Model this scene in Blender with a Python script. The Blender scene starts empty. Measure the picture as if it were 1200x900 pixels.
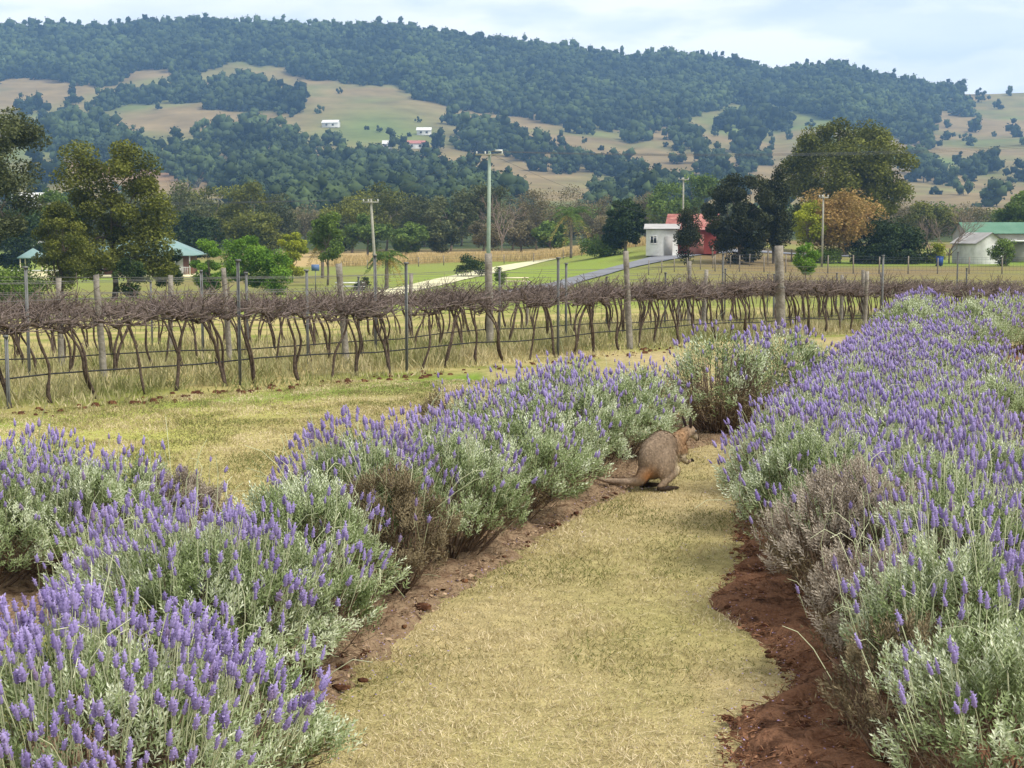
import bpy, math, random
import numpy as np
from mathutils import Vector, Matrix

random.seed(7)
RNG = np.random.default_rng(7)
SC = bpy.context.scene
COL = SC.collection

# ------------------------------------------------------------------ camera
F = 1667.0                      # focal length in pixels of a 1200 x 900 picture
CAMZ = 2.2
TILT = math.atan(180.0 / F)     # horizon at 270 px from the top
cam_d = bpy.data.cameras.new('camera'); cam_d.sensor_width = 36.0; cam_d.lens = F / 1200.0 * 36.0
cam_d.clip_start = 0.1; cam_d.clip_end = 12000.0
cam = bpy.data.objects.new('camera', cam_d); COL.objects.link(cam)
cam.location = (0, 0, CAMZ); cam.rotation_euler = (math.pi / 2 - TILT, 0, 0)
SC.camera = cam

# ------------------------------------------------------------------ sky and sun
SUN_EL, SUN_AZ = math.radians(52), math.radians(118)     # azimuth clockwise from +Y (away from the camera)
world = bpy.data.worlds.new('World'); SC.world = world; world.use_nodes = True
wn, wl = world.node_tree.nodes, world.node_tree.links
wn.clear()
wout = wn.new('ShaderNodeOutputWorld')
sky = wn.new('ShaderNodeTexSky'); sky.sky_type = 'NISHITA'; sky.sun_disc = False
sky.sun_elevation = SUN_EL; sky.sun_rotation = SUN_AZ; sky.air_density = 1.0; sky.dust_density = 1.5; sky.ozone_density = 2.0
bg1 = wn.new('ShaderNodeBackground'); bg1.inputs[1].default_value = 0.09
wl.new(sky.outputs[0], bg1.inputs[0])
tc = wn.new('ShaderNodeTexCoord')
sep = wn.new('ShaderNodeSeparateXYZ'); wl.new(tc.outputs['Generated'], sep.inputs[0])
def wmath(op, a, b=None):
    n = wn.new('ShaderNodeMath'); n.operation = op
    for i, v in enumerate((a, b)):
        if v is None: continue
        if isinstance(v, (int, float)): n.inputs[i].default_value = v
        else: wl.new(v, n.inputs[i])
    return n.outputs[0]
den = wmath('ADD', wmath('ABSOLUTE', sep.outputs[2]), 0.16)
cmb = wn.new('ShaderNodeCombineXYZ')
wl.new(wmath('DIVIDE', wmath('MULTIPLY', sep.outputs[0], -1.0), den), cmb.inputs[0]); wl.new(wmath('DIVIDE', sep.outputs[1], den), cmb.inputs[1])
ns = wn.new('ShaderNodeTexNoise'); ns.inputs['Scale'].default_value = 1.15; ns.inputs['Detail'].default_value = 7; ns.inputs['Roughness'].default_value = 0.55
ns.inputs['Distortion'].default_value = 0.3
wl.new(cmb.outputs[0], ns.inputs['Vector'])
cr = wn.new('ShaderNodeValToRGB'); cr.color_ramp.elements[0].position = 0.36; cr.color_ramp.elements[1].position = 0.58
cr.color_ramp.elements[0].color = (0.62, 0.62, 0.62, 1)
wl.new(ns.outputs[0], cr.inputs[0])
ns2 = wn.new('ShaderNodeTexNoise'); ns2.inputs['Scale'].default_value = 2.6; ns2.inputs['Detail'].default_value = 5
ofs = wn.new('ShaderNodeVectorMath'); ofs.operation = 'ADD'; ofs.inputs[1].default_value = (3.1, 7.7, 2.0)
wl.new(cmb.outputs[0], ofs.inputs[0]); wl.new(ofs.outputs[0], ns2.inputs['Vector'])
cc = wn.new('ShaderNodeValToRGB'); cc.color_ramp.elements[0].position = 0.38; cc.color_ramp.elements[1].position = 0.50
cc.color_ramp.elements[0].color = (0.78, 0.84, 0.92, 1); cc.color_ramp.elements[1].color = (1.0, 1.0, 1.0, 1)
wl.new(ns2.outputs[0], cc.inputs[0])
bg2 = wn.new('ShaderNodeBackground'); bg2.inputs[1].default_value = 0.74
wl.new(cc.outputs[0], bg2.inputs[0])
mixw = wn.new('ShaderNodeMixShader')
wl.new(cr.outputs[0], mixw.inputs[0]); wl.new(bg1.outputs[0], mixw.inputs[1]); wl.new(bg2.outputs[0], mixw.inputs[2])
wl.new(mixw.outputs[0], wout.inputs[0])

sun_d = bpy.data.lights.new('sun', 'SUN'); sun_d.energy = 2.7; sun_d.angle = math.radians(24); sun_d.color = (1.0, 0.97, 0.92)
sun = bpy.data.objects.new('sun', sun_d); COL.objects.link(sun)
sdir = Vector((math.sin(SUN_AZ) * math.cos(SUN_EL), math.cos(SUN_AZ) * math.cos(SUN_EL), math.sin(SUN_EL)))
sun.rotation_euler = sdir.to_track_quat('Z', 'Y').to_euler()

vs = SC.view_settings
SC.display_settings.display_device = 'sRGB'
vs.view_transform = 'Standard'; vs.look = 'None'; vs.exposure = 0.80; vs.gamma = 1.0; vs.use_curve_mapping = False
SC.cycles.use_denoising = True
SC.cycles.max_bounces = 6; SC.cycles.diffuse_bounces = 2; SC.cycles.glossy_bounces = 2; SC.cycles.transmission_bounces = 3
SC.cycles.volume_bounces = 1; SC.cycles.transparent_max_bounces = 6

# ------------------------------------------------------------------ helpers
def lin(r, g, b):
    f = lambda c: (c / 255.0) / 12.92 if c / 255.0 <= 0.04045 else ((c / 255.0 + 0.055) / 1.055) ** 2.4
    return (f(r), f(g), f(b))

MATS = {}
def mat(name, c1, c2=None, scale=6.0, rough=0.85, mode='noise', transl=0.0, spec=0.2, bump=0.0, bscale=None, detail=6.0, c3=None):
    """Principled material. mode: noise (object space), island (random per leaf), tint (per plant attribute + per leaf), vcol (col attribute times noise)."""
    if name in MATS: return MATS[name]
    m = bpy.data.materials.new(name); m.use_nodes = True
    n, l = m.node_tree.nodes, m.node_tree.links
    n.clear()
    out = n.new('ShaderNodeOutputMaterial'); p = n.new('ShaderNodeBsdfPrincipled')
    p.inputs['Roughness'].default_value = rough; p.inputs['Specular IOR Level'].default_value = spec
    c2 = c2 or tuple(x * 0.75 for x in c1)
    rp = n.new('ShaderNodeValToRGB')
    rp.color_ramp.elements[0].color = (*c1, 1); rp.color_ramp.elements[1].color = (*c2, 1)
    if c3:
        e = rp.color_ramp.elements.new(0.5); e.color = (*c2, 1); rp.color_ramp.elements[2].color = (*c3, 1)
    tx = n.new('ShaderNodeTexCoord')
    nz = n.new('ShaderNodeTexNoise'); nz.inputs['Scale'].default_value = scale; nz.inputs['Detail'].default_value = detail; nz.inputs['Roughness'].default_value = 0.62
    l.new(tx.outputs['Object'], nz.inputs['Vector'])
    geo = n.new('ShaderNodeNewGeometry')
    if mode == 'noise':
        mr = n.new('ShaderNodeMapRange'); mr.inputs[1].default_value = 0.32; mr.inputs[2].default_value = 0.68
        l.new(nz.outputs[0], mr.inputs[0]); l.new(mr.outputs[0], rp.inputs[0]); colr = rp.outputs[0]
    elif mode == 'island':
        l.new(geo.outputs['Random Per Island'], rp.inputs[0]); colr = rp.outputs[0]
    elif mode == 'tint':
        at = n.new('ShaderNodeAttribute'); at.attribute_name = 'tint'
        a = n.new('ShaderNodeMath'); a.operation = 'MULTIPLY'; a.inputs[1].default_value = 0.62; l.new(at.outputs['Fac'], a.inputs[0])
        b = n.new('ShaderNodeMath'); b.operation = 'MULTIPLY_ADD'; b.inputs[1].default_value = 0.38
        l.new(geo.outputs['Random Per Island'], b.inputs[0]); l.new(a.outputs[0], b.inputs[2])
        l.new(b.outputs[0], rp.inputs[0]); colr = rp.outputs[0]
    elif mode == 'vcol':
        at = n.new('ShaderNodeAttribute'); at.attribute_name = 'col'
        mr = n.new('ShaderNodeMapRange'); mr.inputs[1].default_value = 0.3; mr.inputs[2].default_value = 0.7
        mr.inputs[3].default_value = 0.72; mr.inputs[4].default_value = 1.28
        l.new(nz.outputs[0], mr.inputs[0])
        mx = n.new('ShaderNodeVectorMath'); mx.operation = 'SCALE'
        l.new(at.outputs['Color'], mx.inputs[0]); l.new(mr.outputs[0], mx.inputs['Scale']); colr = mx.outputs[0]
    l.new(colr, p.inputs['Base Color'])
    if bump:
        nb = n.new('ShaderNodeTexNoise'); nb.inputs['Scale'].default_value = bscale or scale * 4; nb.inputs['Detail'].default_value = 6
        l.new(tx.outputs['Object'], nb.inputs['Vector'])
        bp = n.new('ShaderNodeBump'); bp.inputs['Strength'].default_value = bump; bp.inputs['Distance'].default_value = 0.05
        l.new(nb.outputs[0], bp.inputs['Height']); l.new(bp.outputs[0], p.inputs['Normal'])
    if transl:
        t = n.new('ShaderNodeBsdfTranslucent'); l.new(colr, t.inputs[0])
        ms = n.new('ShaderNodeMixShader'); ms.inputs[0].default_value = transl
        l.new(p.outputs[0], ms.inputs[1]); l.new(t.outputs[0], ms.inputs[2]); l.new(ms.outputs[0], out.inputs[0])
    else:
        l.new(p.outputs[0], out.inputs[0])
    MATS[name] = m
    return m

class G:
    """Collects geometry; build() links it as ONE mesh object."""
    def __init__(s): s.V, s.Q, s.T, s.qm, s.tm, s.tint, s.col, s.n = [], [], [], [], [], [], [], 0
    def add(s, V, Q=None, T=None, mi=0, tint=None, col=None):
        V = np.asarray(V, float).reshape(-1, 3); k = len(V)
        s.V.append(V)
        if Q is not None and len(Q):
            Q = np.asarray(Q, np.int64).reshape(-1, 4); s.Q.append(Q + s.n); s.qm.append(np.full(len(Q), mi))
        if T is not None and len(T):
            T = np.asarray(T, np.int64).reshape(-1, 3); s.T.append(T + s.n); s.tm.append(np.full(len(T), mi))
        s.tint.append(np.zeros(k) if tint is None else np.broadcast_to(np.asarray(tint, float), (k,)))
        s.col.append(np.zeros((k, 3)) if col is None else np.broadcast_to(np.asarray(col, float), (k, 3)))
        s.n += k
        return s
    def mesh(s, name, mats, smooth=False, tint=False, col=False):
        me = bpy.data.meshes.new(name)
        V = np.concatenate(s.V)
        Q = np.concatenate(s.Q) if s.Q else np.zeros((0, 4), np.int64)
        T = np.concatenate(s.T) if s.T else np.zeros((0, 3), np.int64)
        me.vertices.add(len(V)); me.vertices.foreach_set('co', V.astype(np.float32).ravel())
        me.loops.add(Q.size + T.size); me.loops.foreach_set('vertex_index', np.concatenate([Q.ravel(), T.ravel()]).astype(np.int32))
        me.polygons.add(len(Q) + len(T))
        st = np.concatenate([np.arange(len(Q)) * 4, Q.size + np.arange(len(T)) * 3])
        me.polygons.foreach_set('loop_start', st.astype(np.int32))
        mi = np.concatenate((s.qm if s.Q else []) + (s.tm if s.T else []))
        me.polygons.foreach_set('material_index', mi.astype(np.int32))
        if smooth: me.polygons.foreach_set('use_smooth', np.ones(len(mi), bool))
        me.update(calc_edges=True)
        if tint: me.attributes.new('tint', 'FLOAT', 'POINT').data.foreach_set('value', np.concatenate(s.tint).astype(np.float32))
        if col:
            C = np.concatenate(s.col); C = np.concatenate([C, np.ones((len(C), 1))], 1)
            me.attributes.new('col', 'FLOAT_COLOR', 'POINT').data.foreach_set('color', C.astype(np.float32).ravel())
        for m in (mats if isinstance(mats, (list, tuple)) else [mats]): me.materials.append(m)
        return me
    def build(s, name, mats, parent=None, smooth=False, tint=False, col=False, loc=None):
        return link(name, s.mesh(name, mats, smooth, tint, col), parent, loc)

def link(name, data, parent=None, loc=None):
    o = bpy.data.objects.new(name, data); COL.objects.link(o)
    if parent is not None: o.parent = parent
    if loc is not None: o.location = loc
    return o
def tag(o, label=None, cat=None, group=None, kind=None):
    if label: o['label'] = label
    if cat: o['category'] = cat
    if group: o['group'] = group
    if kind: o['kind'] = kind
    return o
def empty(name, loc, rz=0.0, label=None, cat=None, group=None):
    o = bpy.data.objects.new(name, None); COL.objects.link(o); o.location = loc; o.rotation_euler = (0, 0, rz)
    o.empty_display_size = 0.2
    return tag(o, label, cat, group)
def copy_tree(o, loc=None, rz=None, scale=None, label=None, group=None):
    c = o.copy(); COL.objects.link(c)
    if loc is not None: c.location = loc
    if rz is not None: c.rotation_euler = (0, 0, rz)
    if scale is not None: c.scale = scale
    if label: c['label'] = label
    if group: c['group'] = group
    for ch in list(o.children):
        d = ch.copy(); COL.objects.link(d); d.parent = c
        for gr in list(ch.children):
            e = gr.copy(); COL.objects.link(e); e.parent = d
    return c

BOXQ = np.array([[0, 3, 2, 1], [4, 5, 6, 7], [0, 1, 5, 4], [1, 2, 6, 5], [2, 3, 7, 6], [3, 0, 4, 7]])
def box(c, s, rz=0.0):
    x, y, z = s[0] / 2, s[1] / 2, s[2] / 2
    V = np.array([[-x, -y, -z], [x, -y, -z], [x, y, -z], [-x, y, -z], [-x, -y, z], [x, -y, z], [x, y, z], [-x, y, z]])
    ca, sa = math.cos(rz), math.sin(rz)
    V = V @ np.array([[ca, sa, 0], [-sa, ca, 0], [0, 0, 1]]) + np.array(c)
    return V, BOXQ
def tube(P, R, k=6, cap=True):
    P = np.asarray(P, float); n = len(P); R = np.broadcast_to(np.asarray(R, float), (n,))
    T = np.gradient(P, axis=0); T /= np.linalg.norm(T, axis=1)[:, None] + 1e-9
    ref = np.array([0, 0, 1.0]) if abs(T[:, 2].mean()) < 0.8 else np.array([1.0, 0, 0])
    A = np.cross(T, ref); A /= np.linalg.norm(A, axis=1)[:, None] + 1e-9
    B = np.cross(T, A)
    th = np.arange(k) * 2 * math.pi / k
    V = P[:, None] + R[:, None, None] * (np.cos(th)[None, :, None] * A[:, None] + np.sin(th)[None, :, None] * B[:, None])
    V = V.reshape(-1, 3)
    i = np.arange(n - 1)[:, None] * k; j = np.arange(k)[None]; j2 = (j + 1) % k
    Q = np.stack([i + j, i + j2, i + k + j2, i + k + j], -1).reshape(-1, 4)
    Tq = np.zeros((0, 3), int)
    if cap:
        V = np.concatenate([V, P[:1], P[-1:]]); c0, c1 = n * k, n * k + 1
        jj = np.arange(k); j3 = (jj + 1) % k
        Tq = np.concatenate([np.stack([np.full(k, c0), j3, jj], -1), np.stack([np.full(k, c1), (n - 1) * k + jj, (n - 1) * k + j3], -1)])
    return V, Q, Tq
def norm(v): return v / (np.linalg.norm(v, axis=-1, keepdims=True) + 1e-9)
def leaves(P, D, L, W, rng, side=None):
    """diamond leaf blades: base at P, along D"""
    n = len(P); D = norm(D)
    if side is None: side = norm(np.cross(D, rng.normal(size=(n, 3))))
    L = np.broadcast_to(L, (n,))[:, None]; W = np.broadcast_to(W, (n,))[:, None]
    m = P + D * L * 0.5
    V = np.stack([P, m + side * W * 0.5, P + D * L, m - side * W * 0.5], 1).reshape(-1, 3)
    return V, np.arange(n * 4).reshape(-1, 4)
def cards(P, S, rng, flat=0.0):
    """small irregular leaf sprays at P, size S, random facing"""
    n = len(P); N = rng.normal(size=(n, 3)); N[:, 2] += flat * np.sign(N[:, 2] + 1e-6); N = norm(N)
    A = norm(np.cross(N, rng.normal(size=(n, 3)))); B = np.cross(N, A)
    S = np.broadcast_to(S, (n,))[:, None]
    r = rng.uniform(0.55, 1.0, (4, n, 1)); b = rng.uniform(-0.25, 0.25, (4, n, 1))
    V = np.stack([P + S * r[0] * (A + b[0] * B), P + S * r[1] * (B * 0.7 + b[1] * A), P - S * r[2] * (A + b[2] * B), P - S * r[3] * (B * 0.7 + b[3] * A)], 1)
    return V.reshape(-1, 3), np.arange(n * 4).reshape(-1, 4)

# value noise for terrain (deterministic)
_H = np.random.default_rng(99).random((256, 256))
def vnoise(x, y):
    x = np.asarray(x, float); y = np.asarray(y, float)
    xi = np.floor(x).astype(int); yi = np.floor(y).astype(int); fx = x - xi; fy = y - yi
    fx = fx * fx * (3 - 2 * fx); fy = fy * fy * (3 - 2 * fy)
    g = lambda a, b: _H[a % 256, b % 256]
    return (g(xi, yi) * (1 - fx) + g(xi + 1, yi) * fx) * (1 - fy) + (g(xi, yi + 1) * (1 - fx) + g(xi + 1, yi + 1) * fx) * fy - 0.5
def fbm(x, y, o=4):
    s = 0; a = 1.0
    for k in range(o): s = s + a * vnoise(x * 2 ** k + 17 * k, y * 2 ** k + 31 * k); a *= 0.5
    return s

# ------------------------------------------------------------------ terrain
CT, ST = math.cos(TILT), math.sin(TILT)
TY = np.array([-60, 20, 28, 42, 55, 90, 130, 180, 250, 350, 450.0])
TU = np.array([-600, 0, 300, 600, 800, 1000, 1200, 1900.0])
TZ = np.array([[0] * 8, [0] * 8,
    [-.4, -.4, -.28, -.12, -.05, 0, 0, 0],
    [-1.1, -1.1, -.95, -.75, -.65, -.6, -.6, -.6],
    [-1.5, -1.5, -1.45, -1.2, -1.1, -1.1, -1.1, -1.1],
    [-2.4, -2.4, -2.3, -2.0, -1.7, -1.6, -1.5, -1.5],
    [-3.3, -3.3, -3.3, -2.8, -1.2, -1.35, -1.3, -1.3],
    [-3.5, -3.5, -3.2, -2.2, 0.3, -1.2, -1.2, -1.2],
    [-2, -2, -1.8, -1.5, 1.0, 0, 0, 0],
    [0, 0, 0, 0, 1.6, 1.6, 1.6, 1.6],
    [2, 2, 2, 2, 2.4, 2.4, 2.4, 2.4]])
RU = np.array([-700, -200, 0, 60, 130, 230, 330, 400, 480, 560, 640, 700, 735, 760, 830, 880, 905, 930, 975, 1010, 1060, 1100, 1150, 1200, 1400, 1900.0])
RV = np.array([60, 48, 42, 40, 41, 34, 36, 38, 42, 54, 60, 70, 78, 71, 77, 86, 93, 88, 83, 94, 106, 110, 110, 108, 104, 104.0])
Y0, Y1 = 450.0, 1600.0
def ray_v(v, Y):
    b = (450.0 - v) / F
    yc = CT + b * ST
    return CAMZ + Y * (-ST + b * CT) / yc
def table(x, y):
    t = x / np.maximum(y, 2.0); u = np.clip(600 + F * t, -600, 1900)
    yy = np.clip(y, -60, 450)
    i = np.clip(np.searchsorted(TY, yy) - 1, 0, len(TY) - 2); j = np.clip(np.searchsorted(TU, u) - 1, 0, len(TU) - 2)
    a = (yy - TY[i]) / (TY[i + 1] - TY[i]); b = (u - TU[j]) / (TU[j + 1] - TU[j])
    a = a * a * (3 - 2 * a) * 0.5 + a * 0.5; b = b * b * (3 - 2 * b)
    return (TZ[i, j] * (1 - b) + TZ[i, j + 1] * b) * (1 - a) + (TZ[i + 1, j] * (1 - b) + TZ[i + 1, j + 1] * b) * a
def terrain(x, y):
    x = np.asarray(x, float); y = np.asarray(y, float)
    z = table(x, y)
    u = 600 + F * x / np.maximum(y, 2.0)
    s = np.clip((y - Y0) / (Y1 - Y0), 0, 1)
    rv = np.interp(u, RU, RV)
    v0 = 270.0
    v = v0 + (rv - v0) * s ** 0.97 + fbm(x / 260.0, y / 260.0, 3) * 14.0 * np.clip(4 * s * (1 - s), 0, 1) ** 1.0
    zh = ray_v(v, np.maximum(y, 1)) + (TZ[-1, 0] - ray_v(v0, Y0)) * np.clip(1 - s * 5, 0, 1)
    over = np.maximum(y - Y1, 0)
    zr = zh - 0.0 * over
    zr = np.where(y > Y1, ray_v(rv, Y1) - 0.12 * over + 0 * x, zr)
    w = np.clip((y - 400) / 100.0, 0, 1); w = w * w * (3 - 2 * w)
    return np.where(y > 400, z * (1 - w) + zr * w, z)
def tz(x, y): return float(terrain(np.array([x]), np.array([y]))[0])
def gu(u, Y):
    """ground point in the column u at depth Y"""
    z = 0.0; x = 0.0
    for _ in range(6):
        x = (u - 600) / F * (Y * CT + (CAMZ - z) * ST); z = tz(x, Y)
    return Vector((x, Y, z))
def gp(u, v):
    """ground point under the pixel (u, v)"""
    a, b = 2.0, 1590.0
    for _ in range(60):
        m = 0.5 * (a + b); bb = (450.0 - v) / F; yc = CT + bb * ST
        x = (u - 600) / F / yc * m
        if ray_v(v, m) > tz(x, m): a = m
        else: b = m
    Y = 0.5 * (a + b); yc = CT + (450.0 - v) / F * ST
    x = (u - 600) / F / yc * Y
    return Vector((x, Y, tz(x, Y)))
def proj(x, y, z):
    yc = y * CT - (z - CAMZ) * ST; zc = y * ST + (z - CAMZ) * CT
    return 600 + F * x / yc, 450 - F * zc / yc
def hpx(v0, v1, Y): return abs(ray_v(v1, Y) - ray_v(v0, Y))
def inpoly(u, v, poly):
    c = np.zeros(np.shape(u), bool); n = len(poly)
    for i in range(n):
        x1, y1 = poly[i]; x2, y2 = poly[(i + 1) % n]
        if y1 == y2: continue
        c ^= ((y1 > v) != (y2 > v)) & (u < (x2 - x1) * (v - y1) / (y2 - y1) + x1)
    return c
# ------------------------------------------------------------------ ground, hills, road
C_PATH = np.array(lin(170, 153, 110)); C_PATHG = np.array(lin(140, 136, 78)); C_LAWN = np.array(lin(164, 162, 88)); C_LUSH = np.array(lin(112, 134, 52))
C_STRAW = np.array(lin(172, 156, 104)); C_VGREEN = np.array(lin(112, 122, 52)); C_FIELD = np.array(lin(126, 140, 62)); C_DRY = np.array(lin(172, 148, 102))
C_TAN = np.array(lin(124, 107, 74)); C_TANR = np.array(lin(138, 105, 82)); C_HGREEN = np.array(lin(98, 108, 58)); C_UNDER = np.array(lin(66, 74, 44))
ROW_P = np.array([-6.3, 17.6]); ROW_D = np.array([0.664, 0.747]); ROW_N = np.array([-0.747, 0.664])
def mixc(a, b, w): return a + (b - a) * np.clip(w, 0, 1)[:, None]
def ground_col(x, y):
    n1 = fbm(x / 1.3, y / 1.3, 4); n2 = fbm(x / 5.0 + 40, y / 5.0, 3); n3 = fbm(x / 30.0, y / 30.0 + 9, 3)
    u = 600 + F * x / np.maximum(y, 2.0)
    c = mixc(np.broadcast_to(C_PATH, (len(x), 3)), C_PATHG, 0.28 + n1 * 0.7 + n2 * 0.5)
    c = mixc(c, C_LAWN, ((-x - 1.6) / 1.0) * (0.8 + n2))
    dist = (x - ROW_P[0]) * ROW_N[0] + (y - ROW_P[1]) * ROW_N[1]
    c = mixc(c, C_LUSH, np.exp(-((dist + 1.5 + n2) / 0.7) ** 2) * (0.75 + n2) * (x < -0.5))
    vy = mixc(np.broadcast_to(C_STRAW, (len(x), 3)), C_VGREEN, 0.30 + n1 * 1.3)
    c = mixc(c, vy, (dist + 1.1 + 0.8 * n1) / 0.4)
    fld = mixc(np.broadcast_to(C_FIELD, (len(x), 3)), C_TAN, 0.25 + n3 * 1.1 + np.clip((u - 700) / 260.0, 0, 0.5))
    c = mixc(c, fld, (y - 58) / 12.0)
    c = mixc(c, C_LUSH, np.exp(-((y - 152) / 14.0) ** 2) * (u > 930) * 0.9)
    c = mixc(c, C_DRY, ((y - 196 + 8 * n3) / 6.0) * (u > 330) * (u < 840))
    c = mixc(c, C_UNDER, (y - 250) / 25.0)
    return c
def hill_col(x, y):
    u, v = proj(x, y, terrain(x, y))
    n1 = fbm(x / 60.0, y / 60.0, 4); n2 = fbm(x / 220.0 + 5, y / 220.0, 3)
    c = mixc(np.broadcast_to(C_TAN, (len(x), 3)), C_HGREEN, 0.15 + n1 * 1.2 + n2 * 1.0)
    g = np.exp(-(((u - 440) / 75.0) ** 2 + ((v - 150) / 26.0) ** 2))
    c = mixc(c, C_HGREEN, g * 1.0)
    c = mixc(c, C_HGREEN, np.exp(-(((u - 890) / 60.0) ** 2 + ((v - 128) / 8.0) ** 2)))
    c = mixc(c, C_HGREEN, np.exp(-(((u - 190) / 60.0) ** 2 + ((v - 165) / 6.0) ** 2)) * 0.8)
    c = mixc(c, C_TANR, np.exp(-(((u - 160) / 100.0) ** 2 + ((v - 196) / 16.0) ** 2)) * 1.2)
    return c
def sheet(xs, ys, colf, zf):
    n, m = xs.shape
    P = np.stack([xs.ravel(), ys.ravel(), zf(xs.ravel(), ys.ravel())], 1)
    i = np.arange(n - 1)[:, None] * m + np.arange(m - 1)[None]
    Q = np.stack([i, i + 1, i + m + 1, i + m], -1).reshape(-1, 4)
    g = G(); g.add(P, Q, col=colf(xs.ravel(), ys.ravel())); return g
TC = np.linspace(-0.8, 0.8, 330)
yr = np.concatenate([np.linspace(-10, 4, 12), 4 * 1.0165 ** np.arange(1, 287)]); yr = np.concatenate([yr[yr < 446], [450.0]])
YY = np.repeat(yr[:, None], len(TC), 1); XX = TC[None] * (YY + 22)
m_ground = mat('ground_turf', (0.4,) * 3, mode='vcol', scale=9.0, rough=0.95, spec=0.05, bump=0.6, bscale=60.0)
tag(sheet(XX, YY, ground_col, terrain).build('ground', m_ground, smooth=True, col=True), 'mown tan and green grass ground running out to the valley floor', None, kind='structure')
yr = np.concatenate([np.arange(450, 1640, 7.0), np.arange(1640, 2500, 40.0)])
YY = np.repeat(yr[:, None], len(TC), 1); XX = TC[None] * (YY + 22)
m_hill = mat('hill_pasture', (0.4,) * 3, mode='vcol', scale=0.035, rough=0.95, spec=0.05, detail=9)
tag(sheet(XX, YY, hill_col, terrain).build('hills', m_hill, smooth=True, col=True), 'tan pasture hills rising to a wooded ridge', None, kind='structure')

def ribbon(pts, w, lift, n=60):
    """strip of width w (list or number) over ground points pts"""
    P = np.array([[p[0], p[1]] for p in pts]); s = np.linspace(0, len(P) - 1, n)
    X = np.interp(s, np.arange(len(P)), P[:, 0]); Yv = np.interp(s, np.arange(len(P)), P[:, 1])
    for _ in range(6):
        X[1:-1] = (X[:-2] + X[1:-1] + X[2:]) / 3; Yv[1:-1] = (Yv[:-2] + Yv[1:-1] + Yv[2:]) / 3
    D = norm(np.stack([np.gradient(X), np.gradient(Yv)], 1)); N = np.stack([-D[:, 1], D[:, 0]], 1)
    K = 7; V = []
    for k in range(K):
        o = (k / (K - 1) - 0.5) * w
        x, y = X + N[:, 0] * o, Yv + N[:, 1] * o
        V.append(np.stack([x, y, terrain(x, y) + lift], 1))
    V = np.stack(V, 1).reshape(-1, 3)
    i = np.arange(n - 1)[:, None] * K + np.arange(K - 1)[None]
    return V, np.stack([i, i + 1, i + K + 1, i + K], -1).reshape(-1, 4)
road_pts = [gp(600, 346), gp(650, 334), gp(700, 321), gp(750, 309), gp(795, 299), gu(850, 168), gu(930, 180), gu(1010, 186), gu(1100, 190)]
V, Q = ribbon(road_pts, 4.6, 0.09, 120)
tag(G().add(V, Q).build('road', mat('asphalt', lin(112, 112, 116), lin(128, 128, 130), scale=0.6, rough=0.9), smooth=True), 'grey sealed country road climbing past the shed', None, kind='structure')
trk_pts = [gp(430, 349), gp(480, 338), gp(525, 328), gp(575, 318), gp(622, 308), gp(672, 298), gp(722, 288)]
V, Q = ribbon(trk_pts, 3.6, 0.07, 100)
tag(G().add(V, Q).build('gravel_path', mat('pale_gravel', lin(206, 200, 164), lin(190, 182, 140), scale=0.8, rough=0.95), smooth=True), 'pale gravel drive beside the road', None, kind='structure')

# ------------------------------------------------------------------ haze: one closed box of even air
hz = bpy.data.materials.new('haze_air'); hz.use_nodes = True
hn, hl = hz.node_tree.nodes, hz.node_tree.links; hn.clear()
ho = hn.new('ShaderNodeOutputMaterial'); hv = hn.new('ShaderNodeVolumePrincipled')
hv.inputs['Color'].default_value = (0.34, 0.60, 1.0, 1); hv.inputs['Density'].default_value = 0.00021; hv.inputs['Anisotropy'].default_value = 0.0
hl.new(hv.outputs[0], ho.inputs[1])
V, Q = box((0, 1300, 145), (5400, 2800, 330))
hzo = G().add(V, Q).build('haze', hz); tag(hzo, 'bluish summer haze in the air of the valley', None, kind='stuff')

# ------------------------------------------------------------------ far forest on the hills
def crown_template(rng, n, leaf):
    k = 12
    c = rng.normal(size=(k, 3)) * np.array([0.24, 0.24, 0.22]); c[:, 2] += 0.56
    r = rng.uniform(0.16, 0.30, k)
    a = rng.integers(0, k, n); d = norm(rng.normal(size=(n, 3)))
    P = c[a] + d * r[a][:, None] * rng.uniform(0.75, 1.08, (n, 1))
    P[:, 2] = np.maximum(P[:, 2], 0.12)
    OV = np.array([[1, 0, 0], [0, 1, 0], [-1, 0, 0], [0, -1, 0], [0, 0, 1], [0, 0, -1.0]]); OQ = np.array([[0, 1, 4], [1, 2, 4], [2, 3, 4], [3, 0, 4], [1, 0, 5], [2, 1, 5], [3, 2, 5], [0, 3, 5]])
    core = np.concatenate([c[i] + OV @ np.linalg.qr(rng.normal(size=(3, 3)))[0] * r[i] * .98 for i in range(k)]); coreT = np.concatenate([OQ + 6 * i for i in range(k)])
    V, Q = cards(P, leaf * rng.uniform(0.7, 1.3, n), rng, flat=0.5)
    tv, tq, tt = tube([(0, 0, -0.1), (0, 0, 0.35)], [0.03, 0.02], 4, False)
    return np.concatenate([V, tv, core]), np.concatenate([Q, tq + len(V)]), coreT + len(V) + len(tv)
RIDGE_LOW = [(1600, 112), (1400, 112), (1200, 112), (1140, 112), (1100, 126), (1090, 150), (1060, 164), (1030, 168), (1000, 150), (960, 132), (930, 124), (880, 119), (850, 122), (820, 132), (795, 142), (780, 158), (750, 168), (700, 160), (655, 146), (600, 132), (545, 127), (495, 117), (460, 98), (400, 95), (345, 90), (320, 76), (277, 71), (240, 81), (200, 79), (160, 83), (133, 96), (110, 101), (87, 94), (50, 89), (0, 94), (-100, 100), (-300, 110)]
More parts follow.
